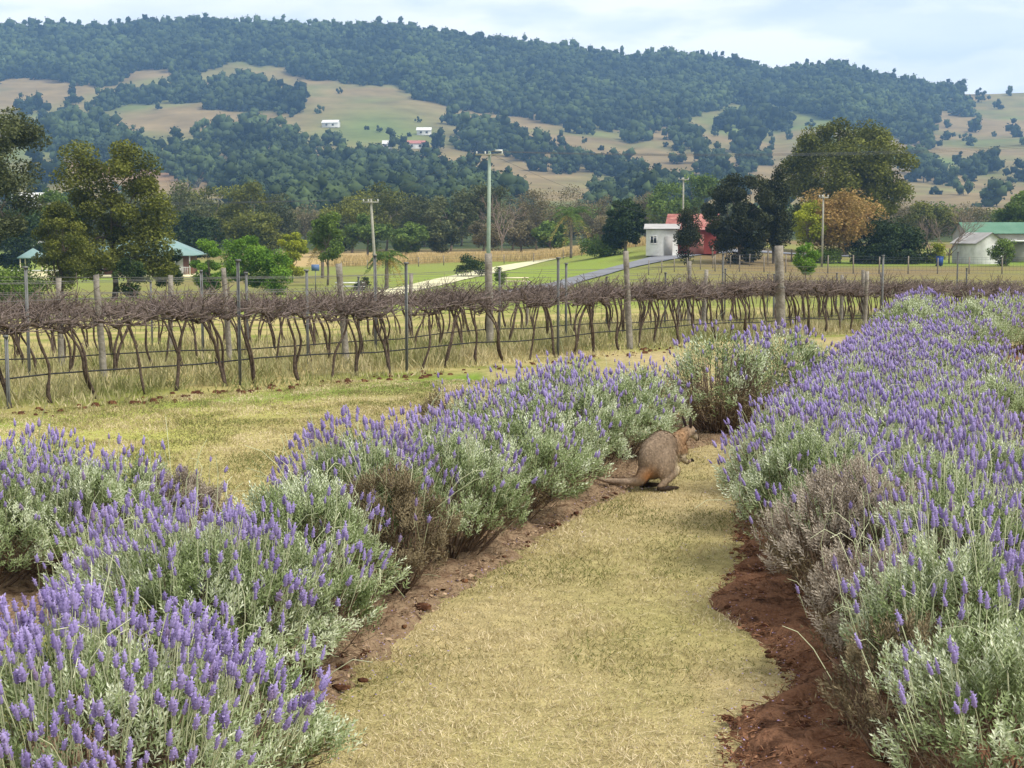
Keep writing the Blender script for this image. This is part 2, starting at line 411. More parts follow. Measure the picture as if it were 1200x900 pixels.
FPOLY = [
    [(-300, -20), (1130, -20), (1128, 114)] + RIDGE_LOW[4:],
    [(10, 116), (70, 127), (90, 124), (140, 108), (200, 98), (204, 106), (140, 117), (80, 132), (30, 130)],
    [(205, 96), (222, 90), (238, 98), (236, 112), (208, 112)],
    [(243, 108), (258, 94), (290, 87), (312, 100), (345, 106), (353, 120), (320, 125), (245, 119)],
    [(40, 146), (60, 138), (105, 136), (130, 150), (200, 155), (240, 144), (290, 150), (330, 146), (352, 162), (372, 172), (400, 178), (440, 172), (470, 182), (510, 184), (545, 196), (575, 210), (600, 225), (600, 240), (560, 250), (250, 250), (300, 224), (250, 206), (200, 196), (190, 184), (120, 178), (60, 172), (40, 160)],
    [(586, 168), (640, 166), (690, 182), (738, 182), (749, 195), (700, 192), (620, 182)],
    [(520, 135), (600, 150), (650, 170), (600, 176), (550, 166)],
    [(844, 128), (905, 124), (945, 132), (912, 150), (850, 154)],
    [(780, 152), (815, 154), (818, 164), (785, 164)],
    [(862, 165), (890, 156), (892, 190), (866, 192)], [(820, 175), (850, 178), (900, 195), (880, 215), (830, 205)],
    [(1060, 160), (1110, 146), (1120, 156), (1080, 168)], [(1065, 172), (1110, 178), (1100, 184), (1066, 182)],
    [(1085, 192), (1125, 184), (1165, 190), (1160, 204), (1100, 204)], [(1185, 180), (1260, 180), (1260, 204), (1190, 206)],
    [(700, 216), (760, 208), (830, 212), (800, 240), (690, 240)],
    [(1120, 112), (1138, 112), (1140, 128), (1122, 128)],
]
FHOLE = [[(138, 163), (190, 160), (250, 164), (235, 170), (150, 171)], [(360, 168), (420, 160), (470, 172), (430, 176)], [(640, 140), (700, 148), (760, 166), (735, 172), (660, 156)]]
rng = np.random.default_rng(5)
TNEAR = [crown_template(rng, 190, 0.066) for _ in range(6)]
TFAR = [crown_template(rng, 90, 0.085) for _ in range(6)]
gx, gy = np.meshgrid(np.arange(-820, 820, 7.6), np.arange(430, 1625, 7.6))
x = gx.ravel() + rng.uniform(-3.6, 3.6, gx.size); y = gy.ravel() + rng.uniform(-3.6, 3.6, gx.size)
z = terrain(x, y); u, v = proj(x, y, z + 2.0); u, vt_ = proj(x, y, z + 13.0)
def wob(u, v): return u + 14 * fbm(u / 22.0, v / 9.0, 3), v + 6 * fbm(u / 22.0 + 50, v / 9.0, 3)
uw, vw = wob(u, v); _, vw2 = wob(u, v); vw2 = vw2 - (v - vt_)
keep = np.zeros(len(x), bool)
for i_, P_ in enumerate(FPOLY): keep |= (inpoly(uw, vw, P_) & inpoly(uw, vw2, P_)) if i_ == 0 else inpoly(uw, vw * .55 + vw2 * .45, P_)
for P_ in FHOLE: keep &= ~inpoly(uw, vw, P_)
gap = fbm(u / 26.0 + 20, v / 9.0, 3); keep &= ~((v > 128) & (v < 215) & (gap < np.where(u < 560, .0, -.08)) & (rng.random(len(x)) < .9)); keep &= ~((u > 770) & (v > 150) & (gap < .18) & (rng.random(len(x)) < .85))
thin = fbm(u / 30.0, v / 9.0 + 70, 3); keep |= (rng.random(len(x)) < np.clip(0.012 + 0.22 * (thin - .18), 0, .16) * np.where((u > 540) | (v > 185), 1.2, .25)) & (v > 92) & ~((u > 360) & (u < 470) & (v < 160))
keep &= (u > -150) & (u < 1350) & ~((u > 1100 + 40 * rng.random(len(x))) & (v < 122) & (rng.random(len(x)) > 0.12))
x, y, z, u, v = x[keep], y[keep], z[keep], u[keep], v[keep]
gf = G(); STAND = fbm(x / 45.0 + 3, y / 45.0, 3)
for i in range(len(x)):
    t = TNEAR[i % 6] if y[i] < 950 else TFAR[i % 6]
    h = rng.uniform(7.5, 19.0) * rng.uniform(.75, 1.1) * (0.8 if y[i] < 900 else 1.0); w = h * rng.uniform(0.65, 1.2); a = rng.uniform(0, 6.28); ca, sa = math.cos(a) * w, math.sin(a) * w
    V = t[0] @ np.array([[ca, sa, 0], [-sa, ca, 0], [0, 0, h]]) + np.array([x[i], y[i], z[i] - h * .16])
    gf.add(V, t[1], t[2], tint=np.clip(.42 + 1.0 * STAND[i] + rng.normal() * .16, 0, 1))
m_for = mat('hill_foliage', lin(13, 21, 14), lin(84, 98, 58), mode='tint', rough=0.9, spec=0.05)
tag(gf.build('forest', m_for, tint=True), 'dense dark eucalypt forest covering the ridge and gullies', None, kind='stuff')
print('forest trees', len(x))

# lone trees on the far pasture: things of their own (copies of six crowns)
lone = []
LT = [TNEAR[k] for k in range(6)]
lone_me = []
for k in range(6):
    V, Q, T3 = LT[k]; lone_me.append(G().add(V, Q, T3, tint=rng.random()).mesh('hill_tree', m_for, tint=True))
LPOS = [(222, 103, 18), (467, 176, 16), (511, 176, 17), (527, 146, 17), (375, 133, 8), (398, 110, 6), (85, 104, 6), (155, 105, 6), (185, 128, 6), (343, 137, 8), (325, 135, 8), (426, 101, 6), (480, 160, 5), (491, 144, 5), (535, 158, 6), (550, 173, 8), (610, 160, 7), (640, 163, 7), (660, 172, 7), (570, 150, 7), (631, 195, 6), (651, 204, 9), (669, 204, 9), (700, 208, 8), (770, 198, 7), (790, 192, 7), (815, 180, 8), (905, 170, 8), (925, 163, 9), (960, 170, 7), (1093, 103, 9), (1124, 107, 12), (1146, 112, 6), (1110, 150, 8), (1165, 160, 5), (1192, 158, 5), (1097, 228, 10), (1150, 120, 8), (1170, 128, 8), (1183, 112, 9), (1075, 195, 7), (837, 160, 7), (780, 172, 6), (748, 205, 7), (725, 198, 7), (300, 102, 6), (125, 112, 7), (40, 118, 6), (430, 152, 5), (445, 155, 5), (575, 160, 6), (595, 158, 6), (620, 172, 6), (685, 168, 6), (704, 176, 6), (950, 150, 7), (870, 145, 7), (1045, 160, 8), (1130, 165, 7), (1185, 215, 8), (215, 208, 11)]
for i, (uu, vv, hp) in enumerate(LPOS):
    p = gp(uu, vv); h = hp * p.y / F * 1.35
    o = link('hill_tree', lone_me[i % 6], None, (p.x, p.y, p.z - h * 0.12)); w = h * random.uniform(0.8, 1.1)
    o.scale = (w, w, h); o.rotation_euler = (0, 0, random.uniform(0, 6.28))
    tag(o, 'small dark tree standing alone on the far hillside pasture', 'tree', 'lone trees on the far hillside')
# ------------------------------------------------------------------ trees of the valley
m_bark = mat('bark_grey', lin(92, 82, 70), lin(136, 124, 108), scale=3.0)
m_barkd = mat('bark_dark', lin(58, 50, 42), lin(88, 76, 62), scale=3.0)
FOL = {
    'olive': mat('leaf_olive', lin(44, 52, 22), lin(134, 136, 62), mode='tint', transl=0.25, spec=0.1),
    'gum': mat('leaf_gum', lin(44, 50, 30), lin(114, 118, 76), mode='tint', transl=0.2, spec=0.1),
    'dark': mat('leaf_dark', lin(24, 34, 19), lin(70, 86, 44), mode='tint', transl=0.15, spec=0.15),
    'bright': mat('leaf_bright', lin(58, 92, 26), lin(132, 164, 60), mode='tint', transl=0.3, spec=0.1),
    'yellow': mat('leaf_yellow', lin(96, 112, 30), lin(176, 178, 58), mode='tint', transl=0.3, spec=0.1),
    'autumn': mat('leaf_autumn', lin(112, 100, 54), lin(204, 166, 104), mode='tint', transl=0.3, spec=0.1),
    'mid': mat('leaf_mid', lin(48, 68, 28), lin(126, 146, 68), mode='tint', transl=0.25, spec=0.1),
    'brown': mat('leaf_brown', lin(72, 70, 46), lin(138, 126, 92), mode='tint', transl=0.2, spec=0.1),
    'cypress': mat('leaf_cypress', lin(26, 32, 20), lin(76, 80, 50), mode='tint', transl=0.1, spec=0.1),
}
def limb(g, a, b, r0, r1, rng, bend=0.12, k=5, n=5):
    a, b = np.array(a, float), np.array(b, float); L = np.linalg.norm(b - a)
    t = np.linspace(0, 1, n)[:, None]; P = a + (b - a) * t + rng.normal(size=(n, 3)) * L * bend * (t * (1 - t) * 2.0)
    V, Q, T = tube(P, np.linspace(r0, r1, n), k); g.add(V, Q, T)
def tree(name, label, cat, u, Y, h, w, fol, seed, n=2600, leaf=0.28, nclump=22, base=0.22, gap=0.25, trunk_r=0.16, depth=None, group=None, lobes=None, profile='round', bark=None, dz=0.0, flat=0.4):
    """h height, w width in metres; crown of leaf sprays gathered in clumps on limbs"""
    rng = np.random.default_rng(seed); p = gu(u, Y)
    root = empty(name, (p.x, p.y, p.z - 0.05 + dz), 0, label, cat, group)
    d = depth or w; base *= .65; nclump = int(nclump * 1.5); n = int(n * 3.8); leaf *= .74
    C = []; tries = 0
    while len(C) < nclump and tries < 4000:
        tries += 1
        q = rng.uniform(-1, 1, 3)
        r = math.hypot(q[0], q[1]); t = (q[2] + 1) / 2
        if profile == 'round': lim = math.sqrt(max(0, 1 - q[2] ** 2))
        elif profile == 'cone': lim = (1 - t) ** 0.8 * min(1, t * 8 + .3)
        elif profile == 'column': lim = min(1, t * 4 + 0.3) * (1 - t ** 3)
        elif profile == 'dome': lim = math.sqrt(max(0, 1 - t ** 2))
        elif profile == 'umbrella': lim = (0.35 + 0.65 * t) * math.sqrt(max(0, 1 - max(0, t - .55) ** 2 * 4.5))
        if r > lim or r < lim * 0.25 and rng.random() < 0.6: continue
        C.append((q[0] * w * 0.42, q[1] * d * 0.42, h * (base + (1 - base) * (0.06 + 0.86 * t))))
    if lobes is not None:
        C = [(lx * w, ly * d, lz * h) for lx, ly, lz in lobes]
    C = np.array(C); k = len(C)
    rc = (w * 0.5) * 1.75 / math.sqrt(k) * rng.uniform(0.75, 1.35, k)
    if profile in ('column', 'cone'): rc = np.sqrt(w * min(h, 4 * w)) * .55 / math.sqrt(k) * 1.5 * rng.uniform(.8, 1.2, k)
    g = G()
    top = np.array([rng.normal() * w * 0.03, rng.normal() * w * 0.03, h * (base + (1 - base) * 0.45)])
    V, Q, T = tube([(0, 0, -0.2), (0.02 * w, 0, h * base * 0.6), top * np.array([.6, .6, .7]), top], [trunk_r * 1.2, trunk_r, trunk_r * 0.7, trunk_r * 0.35], 7); g.add(V, Q, T)
    for c in C[rng.permutation(k)[:14]]:
        s = rng.uniform(0.35, 0.95); limb(g, top * np.array([s, s, s]), c, trunk_r * 0.42, trunk_r * 0.1, rng)
    g.build('trunk', bark or m_bark, root, smooth=True)
    a = rng.integers(0, k, n); dr = norm(rng.normal(size=(n, 3)))
    rr = rng.uniform(0, 1, (n, 1)) ** 0.45
    P = C[a] + dr * rc[a][:, None] * rr * np.array([1.0, 1.0, 0.72 if profile not in ('column', 'cone') else 1.2])
    V, Q = cards(P, leaf * rng.uniform(0.6, 1.35, n), rng, flat=flat)
    ct = rng.uniform(0, 1, k) * 0.8
    tint = np.repeat(np.clip(ct[a] + rng.uniform(0, 0.3, n), 0, 1), 4)
    keep = P[:, 2] > 0.04 * h
    G().add(V, Q, tint=tint).build('crown', FOL[fol], root, tint=True)
    return root
def hgt(u, Y, v): return ray_v(v, Y) - gu(u, Y).z
def wid(px, Y): return px / F * Y
def T(name, label, cat, u, Y, vtop, px, fol, seed, **k): return tree(name, label, cat, u, Y, hgt(u, Y, vtop), wid(px, Y), fol, seed, **k)

# near left
T('gum_tree', 'tall thin-crowned dark gum tree cut by the picture edge beside the small teal roof', 'tree', -6, 96, 98, 138, 'gum', 11, n=8000, leaf=0.17, nclump=26, base=0.30, trunk_r=0.20)
T('twin_crowned_tree', 'big olive tree with two tall crowns in front of the teal roofed house', 'tree', 134, 98, 168, 128, 'olive', 12, n=10500, leaf=0.16, trunk_r=0.2,
  lobes=[(-.28, 0, .93), (-.2, .1, .84), (-.34, -.05, .78), (-.12, 0, .74), (-.3, .1, .66), (.14, 0, .95), (.26, .05, .86), (.1, -.1, .84), (.32, 0, .74), (.2, .1, .72), (.38, 0, .64), (.0, 0, .64), (-.15, -.1, .58), (.15, -.1, .56), (.42, .05, .54), (-.36, 0, .52), (-.05, .1, .5), (.28, 0, .46), (-.25, .05, .42), (.05, 0, .42), (-.42, -.1, .38), (.4, 0, .4), (-.3, 0, .3), (.2, -.1, .34), (.36, 0, .3), (-.1, -.1, .3), (.05, -.15, .26), (.46, 0, .2), (-.46, 0, .24), (.3, -.1, .2), (-.2, -.1, .2)], bark=m_barkd)
T('leaning_tree', 'dark low tree with drooping branches left of the twin crowned tree', 'tree', 72, 94, 232, 66, 'olive', 13, n=3800, leaf=0.13, nclump=22, base=0.12, trunk_r=0.12, bark=m_barkd)
T('garden_shrub', 'low dark shrub under the twin crowned tree', 'shrub', 152, 95, 292, 40, 'dark', 14, n=1400, leaf=0.12, nclump=12, base=0.1, trunk_r=0.06)
T('garden_shrub', 'rounded dark shrub against the verandah of the teal roofed house', 'shrub', 198, 104, 282, 34, 'dark', 15, n=1400, leaf=0.12, nclump=12, base=0.1, trunk_r=0.06)
T('dense_tree', 'dark green tree behind the small teal roof at the picture edge', 'tree', 18, 185, 222, 90, 'dark', 16, n=3200, leaf=0.32, base=0.1)
T('dense_tree', 'mid green tree between the gum tree and the twin crowned tree', 'tree', 62, 190, 214, 70, 'mid', 17, n=2800, leaf=0.3, base=0.1)
T('hedge_shrub', 'green hedge bush below the small teal roof', 'shrub', 14, 92, 312, 90, 'mid', 18, n=2600, leaf=0.12, nclump=20, base=0.0, trunk_r=0.05)
# bright shrubs centre left
T('bright_shrub', 'tall bright green shrub right of the teal roof', 'shrub', 246, 118, 274, 40, 'bright', 20, n=2400, leaf=0.14, nclump=16, base=0.02, trunk_r=0.07)
T('bright_shrub', 'broad bright green shrub with feathery top on the lawn', 'shrub', 288, 114, 270, 66, 'bright', 21, n=3600, leaf=0.14, nclump=24, base=0.02, trunk_r=0.08)
T('bright_shrub', 'low bright green shrub at the right of the shrub clump', 'shrub', 322, 112, 290, 56, 'bright', 22, n=2600, leaf=0.14, nclump=18, base=0.02, trunk_r=0.07)
T('round_tree', 'small round yellow-green tree behind the bright shrubs', 'tree', 342, 150, 262, 38, 'yellow', 23, n=2600, leaf=0.19, nclump=18, base=0.05, trunk_r=0.09)
T('street_tree', 'slim tree with two bare trunks beside the palm', 'tree', 384, 140, 246, 46, 'mid', 24, n=1500, leaf=0.2, nclump=14, base=0.45, trunk_r=0.11)
# tree belt
BELT = [(165, 250, 215, 80, 'gum'), (212, 235, 208, 74, 'gum'), (252, 262, 214, 64, 'olive'), (290, 240, 204, 66, 'olive'), (322, 252, 222, 60, 'gum'), (358, 280, 236, 50, 'brown'), (228, 205, 248, 60, 'dark'), (298, 208, 246, 58, 'olive'),
        (412, 250, 222, 66, 'olive'), (452, 262, 213, 76, 'olive'), (490, 258, 226, 60, 'gum'), (528, 250, 216, 54, 'gum'), (566, 255, 204, 66, 'gum'), (600, 262, 228, 60, 'brown'), (628, 255, 212, 50, 'brown'),
        (640, 270, 236, 60, 'gum'), (700, 268, 226, 50, 'brown'), (664, 290, 206, 60, 'brown'), (540, 290, 236, 70, 'mid'), (430, 225, 250, 50, 'mid'), (480, 222, 262, 44, 'mid'), (610, 225, 254, 44, 'brown'), (700, 230, 252, 40, 'brown'), (645, 222, 258, 40, 'mid'), (520, 226, 258, 44, 'gum'), (570, 222, 256, 40, 'brown'), (395, 230, 256, 44, 'gum'),
        (120, 275, 226, 70, 'gum'), (40, 280, 236, 80, 'gum'), (-30, 270, 226, 90, 'gum'), (780, 250, 206, 56, 'mid'), (812, 262, 194, 54, 'mid'), (755, 275, 222, 50, 'brown'), (850, 270, 226, 60, 'gum'), (1085, 240, 236, 56, 'olive'), (1125, 262, 240, 60, 'brown'), (1205, 270, 244, 60, 'gum'), (1050, 262, 238, 60, 'brown')]
KIND = {'gum': 'grey-green gum tree', 'olive': 'olive green rounded tree', 'brown': 'thin brownish olive tree', 'mid': 'mid green leafy tree', 'dark': 'dark green tree'}
for i, (u, Y, vt, px, f) in enumerate(BELT):
    T('belt_tree', KIND[f] + ' in the tree belt at the foot of the hills', 'tree', u, Y, vt, px * 1.12, f, 100 + i, n=1700 if f != 'brown' else 1300, leaf=0.36 if f != 'brown' else 0.26, nclump=16 + i % 7, base=0.16 + 0.03 * (i % 4), trunk_r=0.2, group='trees in the valley tree belt, ' + KIND[f])
for i in range(34):
    u = -60 + i * 40 + random.uniform(-12, 12); Y = random.uniform(285, 330)
    f = ['gum', 'olive', 'gum', 'brown', 'mid'][i % 5]
    T('belt_tree', KIND[f] + ' in the tree belt at the foot of the hills', 'tree', u, Y, random.uniform(238, 252), random.uniform(55, 75), f, 200 + i, n=800, leaf=0.5, nclump=12, base=0.08, trunk_r=0.2, group='trees in the valley tree belt, ' + KIND[f])
# around the shed and to the right
T('dense_round_tree', 'dense dark round tree left of the white shed', 'tree', 732, 170, 222, 56, 'dark', 30, n=4200, leaf=0.24, nclump=26, base=0.02, trunk_r=0.2)
T('low_hedge', 'low dark green hedge bush at the end of the gravel drive', 'shrub', 706, 172, 277, 54, 'mid', 31, n=1400, leaf=0.2, nclump=16, base=0.0, trunk_r=0.05)
T('cypress_tree', 'slim dark cypress standing before the red shed', 'tree', 806, 132, 226, 30, 'cypress', 32, n=2000, leaf=0.15, nclump=18, base=0.1, profile='column', trunk_r=0.09)
T('pine_tree', 'broad dark pine right of the red shed', 'tree', 864, 140, 190, 98, 'cypress', 33, n=10000, leaf=0.19, nclump=46, base=-.05, profile='round', trunk_r=0.2)
T('cypress_tree', 'tall black-green columnar cypress beside the big rounded tree', 'tree', 906, 143, 164, 42, 'cypress', 34, n=5200, leaf=0.17, nclump=30, base=0.02, profile='column', trunk_r=0.2)
T('spreading_tree', 'huge olive green spreading tree above the autumn tree', 'tree', 988, 190, 134, 172, 'olive', 35, n=13000, leaf=0.30, nclump=56, base=0.25, trunk_r=0.45, profile='round')
T('autumn_tree', 'orange and yellow autumn tree under the big spreading tree', 'tree', 982, 152, 222, 124, 'autumn', 36, n=4200, leaf=0.22, nclump=30, base=0.22, trunk_r=0.14, profile='umbrella')
T('autumn_tree', 'small yellowing tree left of the orange autumn tree', 'tree', 946, 150, 230, 44, 'yellow', 37, n=1100, leaf=0.2, nclump=14, base=0.25, trunk_r=0.1)
T('domed_tree', 'low very dark domed tree in front of the long shed', 'tree', 1040, 152, 252, 114, 'dark', 38, n=7500, leaf=0.2, nclump=40, base=0.0, profile='dome', trunk_r=0.25)
T('young_tree', 'small bright green young tree behind the thick leaning post', 'tree', 943, 100, 279, 32, 'bright', 39, n=1500, leaf=0.1, nclump=14, base=0.18, trunk_r=0.05)
T('edge_tree', 'dense green tree at the picture edge behind the green roof', 'tree', 1198, 205, 220, 74, 'mid', 40, n=4000, leaf=0.28, nclump=26, base=0.05, trunk_r=0.2)
T('fence_shrub', 'scrubby shrub at the corner of the white cottage', 'shrub', 1178, 140, 280, 34, 'mid', 41, n=900, leaf=0.16, nclump=10, base=0.02, trunk_r=0.05)
T('fence_shrub', 'small light green shrub beside the domed tree', 'shrub', 1096, 150, 284, 22, 'yellow', 42, n=500, leaf=0.16, nclump=8, base=0.05, trunk_r=0.05)
T('fence_shrub', 'low green shrub behind the young tree', 'shrub', 965, 150, 287, 40, 'mid', 43, n=900, leaf=0.16, nclump=10, base=0.0, trunk_r=0.05)

# bare trees
m_twig = mat('bare_twig', lin(112, 96, 84), lin(150, 132, 116), scale=4)
def bare(name, label, u, Y, vt, px, seed, cat='tree', r=0.1, group=None):
    rng = np.random.default_rng(seed); p = gu(u, Y); h = hgt(u, Y, vt); w = wid(px, Y)
    root = empty(name, (p.x, p.y, p.z - 0.05), 0, label, cat, group); g = G(); gb = G()
    V, Q, T_ = tube([(0, 0, -0.1), (0, 0, h * 0.12), (0.02, 0, h * 0.25)], [r, r * .8, r * .7], 6); g.add(V, Q, T_)
    g.build('trunk', m_bark, root)
    def grow(a, d, L, rr, lv):
        b = a + d * L; limb(gb, a, b, rr, rr * 0.6, rng, 0.1, 4, 4)
        if lv == 0: return
        for _ in range(3 if lv > 1 else 4):
            nd = norm(d + rng.normal(size=3) * 0.5 + np.array([0, 0, 0.15])); grow(a + (b - a) * rng.uniform(.5, 1), nd, L * rng.uniform(.55, .8), rr * 0.6, lv - 1)
    for k in range(5):
        a = rng.uniform(0, 6.28); d = norm(np.array([math.cos(a) * w / h * 0.8, math.sin(a) * w / h * 0.8, 1.0]))
        grow(np.array([0, 0, h * rng.uniform(0.1, 0.25)]), d, h * 0.34, r * 0.5, 3)
    gb.build('branches', m_twig, root)
    return root
bare('bare_tree', 'leafless pinkish-grey shrub tree before the long shed', 1112, 150, 234, 64, 51, r=0.09)
bare('bare_tree', 'leafless spindly tree between the domed tree and the cottage', 1090, 158, 244, 40, 52, r=0.07)
bare('bare_tree', 'leafless grey tree on the tan paddock above the valley trees', 215, 340, 196, 30, 53, r=0.2)
bare('bare_tree', 'tall leafless tree in the tree belt behind the lawn', 588, 215, 222, 46, 54, r=0.12)

# palms
m_frond = mat('palm_frond', lin(58, 82, 34), lin(110, 128, 58), mode='tint', transl=0.2); m_frondd = mat('palm_frond_dry', lin(140, 124, 58), lin(176, 156, 84), mode='tint', transl=0.2)
def palm(name, label, u, Y, vt, px, seed, trunk_frac, dry=0.15):
    rng = np.random.default_rng(seed); p = gu(u, Y); h = hgt(u, Y, vt); w = wid(px, Y)
    root = empty(name, (p.x, p.y, p.z - 0.05), 0, label, 'palm tree'); th = h * trunk_frac
    g = G(); n = 9; zz = np.linspace(-0.1, th, n)
    V, Q, T_ = tube(np.stack([np.sin(zz * .5) * 0.03, zz * 0, zz], 1), np.linspace(0.19, 0.13, n) * (1 + 0.08 * (np.arange(n) % 2)), 8); g.add(V, Q, T_); g.build('trunk', m_bark, root)
    for nm, cnt, mt in (('fronds', 24, m_frond), ('dry_fronds', 5, m_frondd)):
        gg = G()
        for k in range(cnt):
            a = rng.uniform(0, 6.28); el = rng.uniform(-0.1, 1.35) if nm == 'fronds' else rng.uniform(-0.9, -0.2)
            L = w * 0.55 * rng.uniform(0.85, 1.15); t = np.linspace(0, 1, 9)
            dirh = np.array([math.cos(a), math.sin(a), 0])
            pts = np.array([0, 0, th]) + dirh * (L * t * math.cos(el * 0.6))[:, None] + np.array([0, 0, 1]) * (L * (math.sin(el) * t - 0.75 * t ** 2))[:, None]
            V, Q, T_ = tube(pts, np.linspace(0.035, 0.01, 9), 4, False); gg.add(V, Q, tint=rng.random())
            s = np.repeat(np.linspace(0.12, 1, 22), 2); i = np.clip((s * 8).astype(int), 0, 7); f = (s * 8 - i)[:, None]
            B = pts[i] * (1 - f) + pts[i + 1] * f; side = np.cross(dirh, [0, 0, 1.0]) * np.where(np.arange(44) % 2, 1, -1)[:, None]
            D = side * 0.8 + dirh * 0.5 + np.array([0, 0, -0.35]) + rng.normal(size=(44, 3)) * 0.12
            V, Q = leaves(B, D, L * 0.3 * (1.05 - 0.6 * s), 0.075, rng); gg.add(V, Q, tint=rng.random())
        gg.build(nm, mt, root, tint=True)
    return root
palm('palm_tree', 'short feathery palm standing alone near the leaning power pole', 453, 128, 277, 46, 61, 0.62)
palm('palm_tree', 'tall palm with yellowed lower fronds before the tree belt', 669, 190, 217, 50, 62, 0.62, 0.4)
palm('palm_tree', 'dark palm behind the round yellow-green tree', 378, 160, 256, 42, 63, 0.6)

# ------------------------------------------------------------------ buildings
m_teal = mat('teal_roof', lin(104, 132, 128), lin(124, 146, 140), scale=0.8, rough=0.5); m_cream = mat('cream_wall', lin(226, 214, 176), lin(214, 200, 164), scale=1.0)
m_white = mat('white_paint', lin(222, 221, 214), lin(190, 188, 180), scale=1.2, rough=0.6); m_brick = mat('brown_brick', lin(140, 98, 78), lin(116, 82, 66), scale=9)
m_red = mat('red_iron', lin(108, 42, 38), lin(126, 58, 50), scale=0.9, rough=0.6); m_redroof = mat('rusty_red_roof', lin(132, 70, 62), lin(178, 126, 112), scale=1.3, rough=0.6)
m_green = mat('green_roof', lin(70, 110, 84), lin(94, 128, 102), scale=0.4, rough=0.5); m_dark = mat('dark_glass', (0.02, 0.025, 0.03), (0.03, 0.035, 0.04), rough=0.15, spec=0.5)
m_greywall = mat('grey_iron_wall', lin(176, 172, 166), lin(152, 148, 142), scale=0.7, rough=0.6)
def corrug(g, a, b, c, d, n=26, amp=0.025):
    """ribbed roof sheet a-b along the eave, d-c along the ridge"""
    a, b, c, d = (np.array(q, float) for q in (a, b, c, d)); nr = norm(np.cross(b - a, d - a))
    t = np.linspace(0, 1, n * 2 + 1)[:, None]; o = amp * (np.arange(n * 2 + 1) % 2)[:, None] * nr
    E = a + (b - a) * t + o; R = d + (c - d) * t + o
    V = np.concatenate([E, R]); k = n * 2 + 1; i = np.arange(k - 1); g.add(V, np.stack([i, i + 1, i + k + 1, i + k], -1))
    dn = -nr * 0.06; V2 = np.array([a + dn, b + dn, c + dn, d + dn]); g.add(V2, [[3, 2, 1, 0]])
def gable(root, w, d, hw, hr, wallm, roofm, over=0.25, axis='x', base=0.0):
    """gable building centred at the root: width w along x, depth d along y; ridge along axis"""
    g = G(); x, y = w / 2, d / 2
    if axis == 'x':
        V = [(-x, -y, base), (x, -y, base), (x, y, base), (-x, y, base), (-x, -y, hw), (x, -y, hw), (x, y, hw), (-x, y, hw), (-x, 0, hr), (x, 0, hr)]
        g.add(V, [[0, 1, 5, 4], [2, 3, 7, 6], [1, 2, 6, 5], [3, 0, 4, 7]], [[5, 6, 9], [7, 4, 8]])
    else:
        V = [(-x, -y, base), (x, -y, base), (x, y, base), (-x, y, base), (-x, -y, hw), (x, -y, hw), (x, y, hw), (-x, y, hw), (0, -y, hr), (0, y, hr)]
        g.add(V, [[0, 1, 5, 4], [2, 3, 7, 6], [1, 2, 6, 5], [3, 0, 4, 7]], [[4, 5, 8], [6, 7, 9]])
    g.build('wall', wallm, root)
    r = G(); sl = 0.05
    if axis == 'x':
        k = (hr - hw) / y; e = y + over; ze = hw - over * k + sl
        corrug(r, (-x - over, -e, ze), (x + over, -e, ze), (x + over, 0, hr + sl), (-x - over, 0, hr + sl)); corrug(r, (x + over, e, ze), (-x - over, e, ze), (-x - over, 0, hr + sl), (x + over, 0, hr + sl))
    else:
        k = (hr - hw) / x; e = x + over; ze = hw - over * k + sl
        corrug(r, (e, -y - over, ze), (e, y + over, ze), (0, y + over, hr + sl), (0, -y - over, hr + sl)); corrug(r, (-e, y + over, ze), (-e, -y - over, ze), (0, -y - over, hr + sl), (0, y + over, hr + sl))
    r.build('roof', roofm, root)
def window(root, x, y, z, w, h, rz=0.0):
    ca, sa = math.cos(rz), math.sin(rz)
    f = G()
    for dx, dz_, sx, sz in ((0, h / 2, w + .12, .08), (0, -h / 2, w + .12, .08), (-w / 2, 0, .08, h), (w / 2, 0, .08, h), (0, 0, .05, h)):
        V, Q = box((dx, 0, dz_), (sx, 0.1, sz)); V = V @ np.array([[ca, sa, 0], [-sa, ca, 0], [0, 0, 1]]) + np.array([x, y, z]); f.add(V, Q)
    fr = f.build('window', m_white, root); V, Q = box((0, 0, 0), (w, 0.05, h)); V = V @ np.array([[ca, sa, 0], [-sa, ca, 0], [0, 0, 1]]) + np.array([x, y, z])
    G().add(V, Q).build('pane', m_dark, fr)
def hip(root, w, d, ze, zr, m, rl, name='roof'):
    x, y = w / 2, d / 2
    V = [(-x, -y, ze), (x, -y, ze), (x, y, ze), (-x, y, ze), (-rl / 2, 0, zr), (rl / 2, 0, zr), (-x, -y, ze - .12), (x, -y, ze - .12), (x, y, ze - .12), (-x, y, ze - .12)]
    G().add(V, [[0, 1, 5, 4], [2, 3, 4, 5], [6, 9, 8, 7], [0, 6, 7, 1], [1, 7, 8, 2], [2, 8, 9, 3], [3, 9, 6, 0]], [[1, 2, 5], [3, 0, 4]]).build(name, m, root)
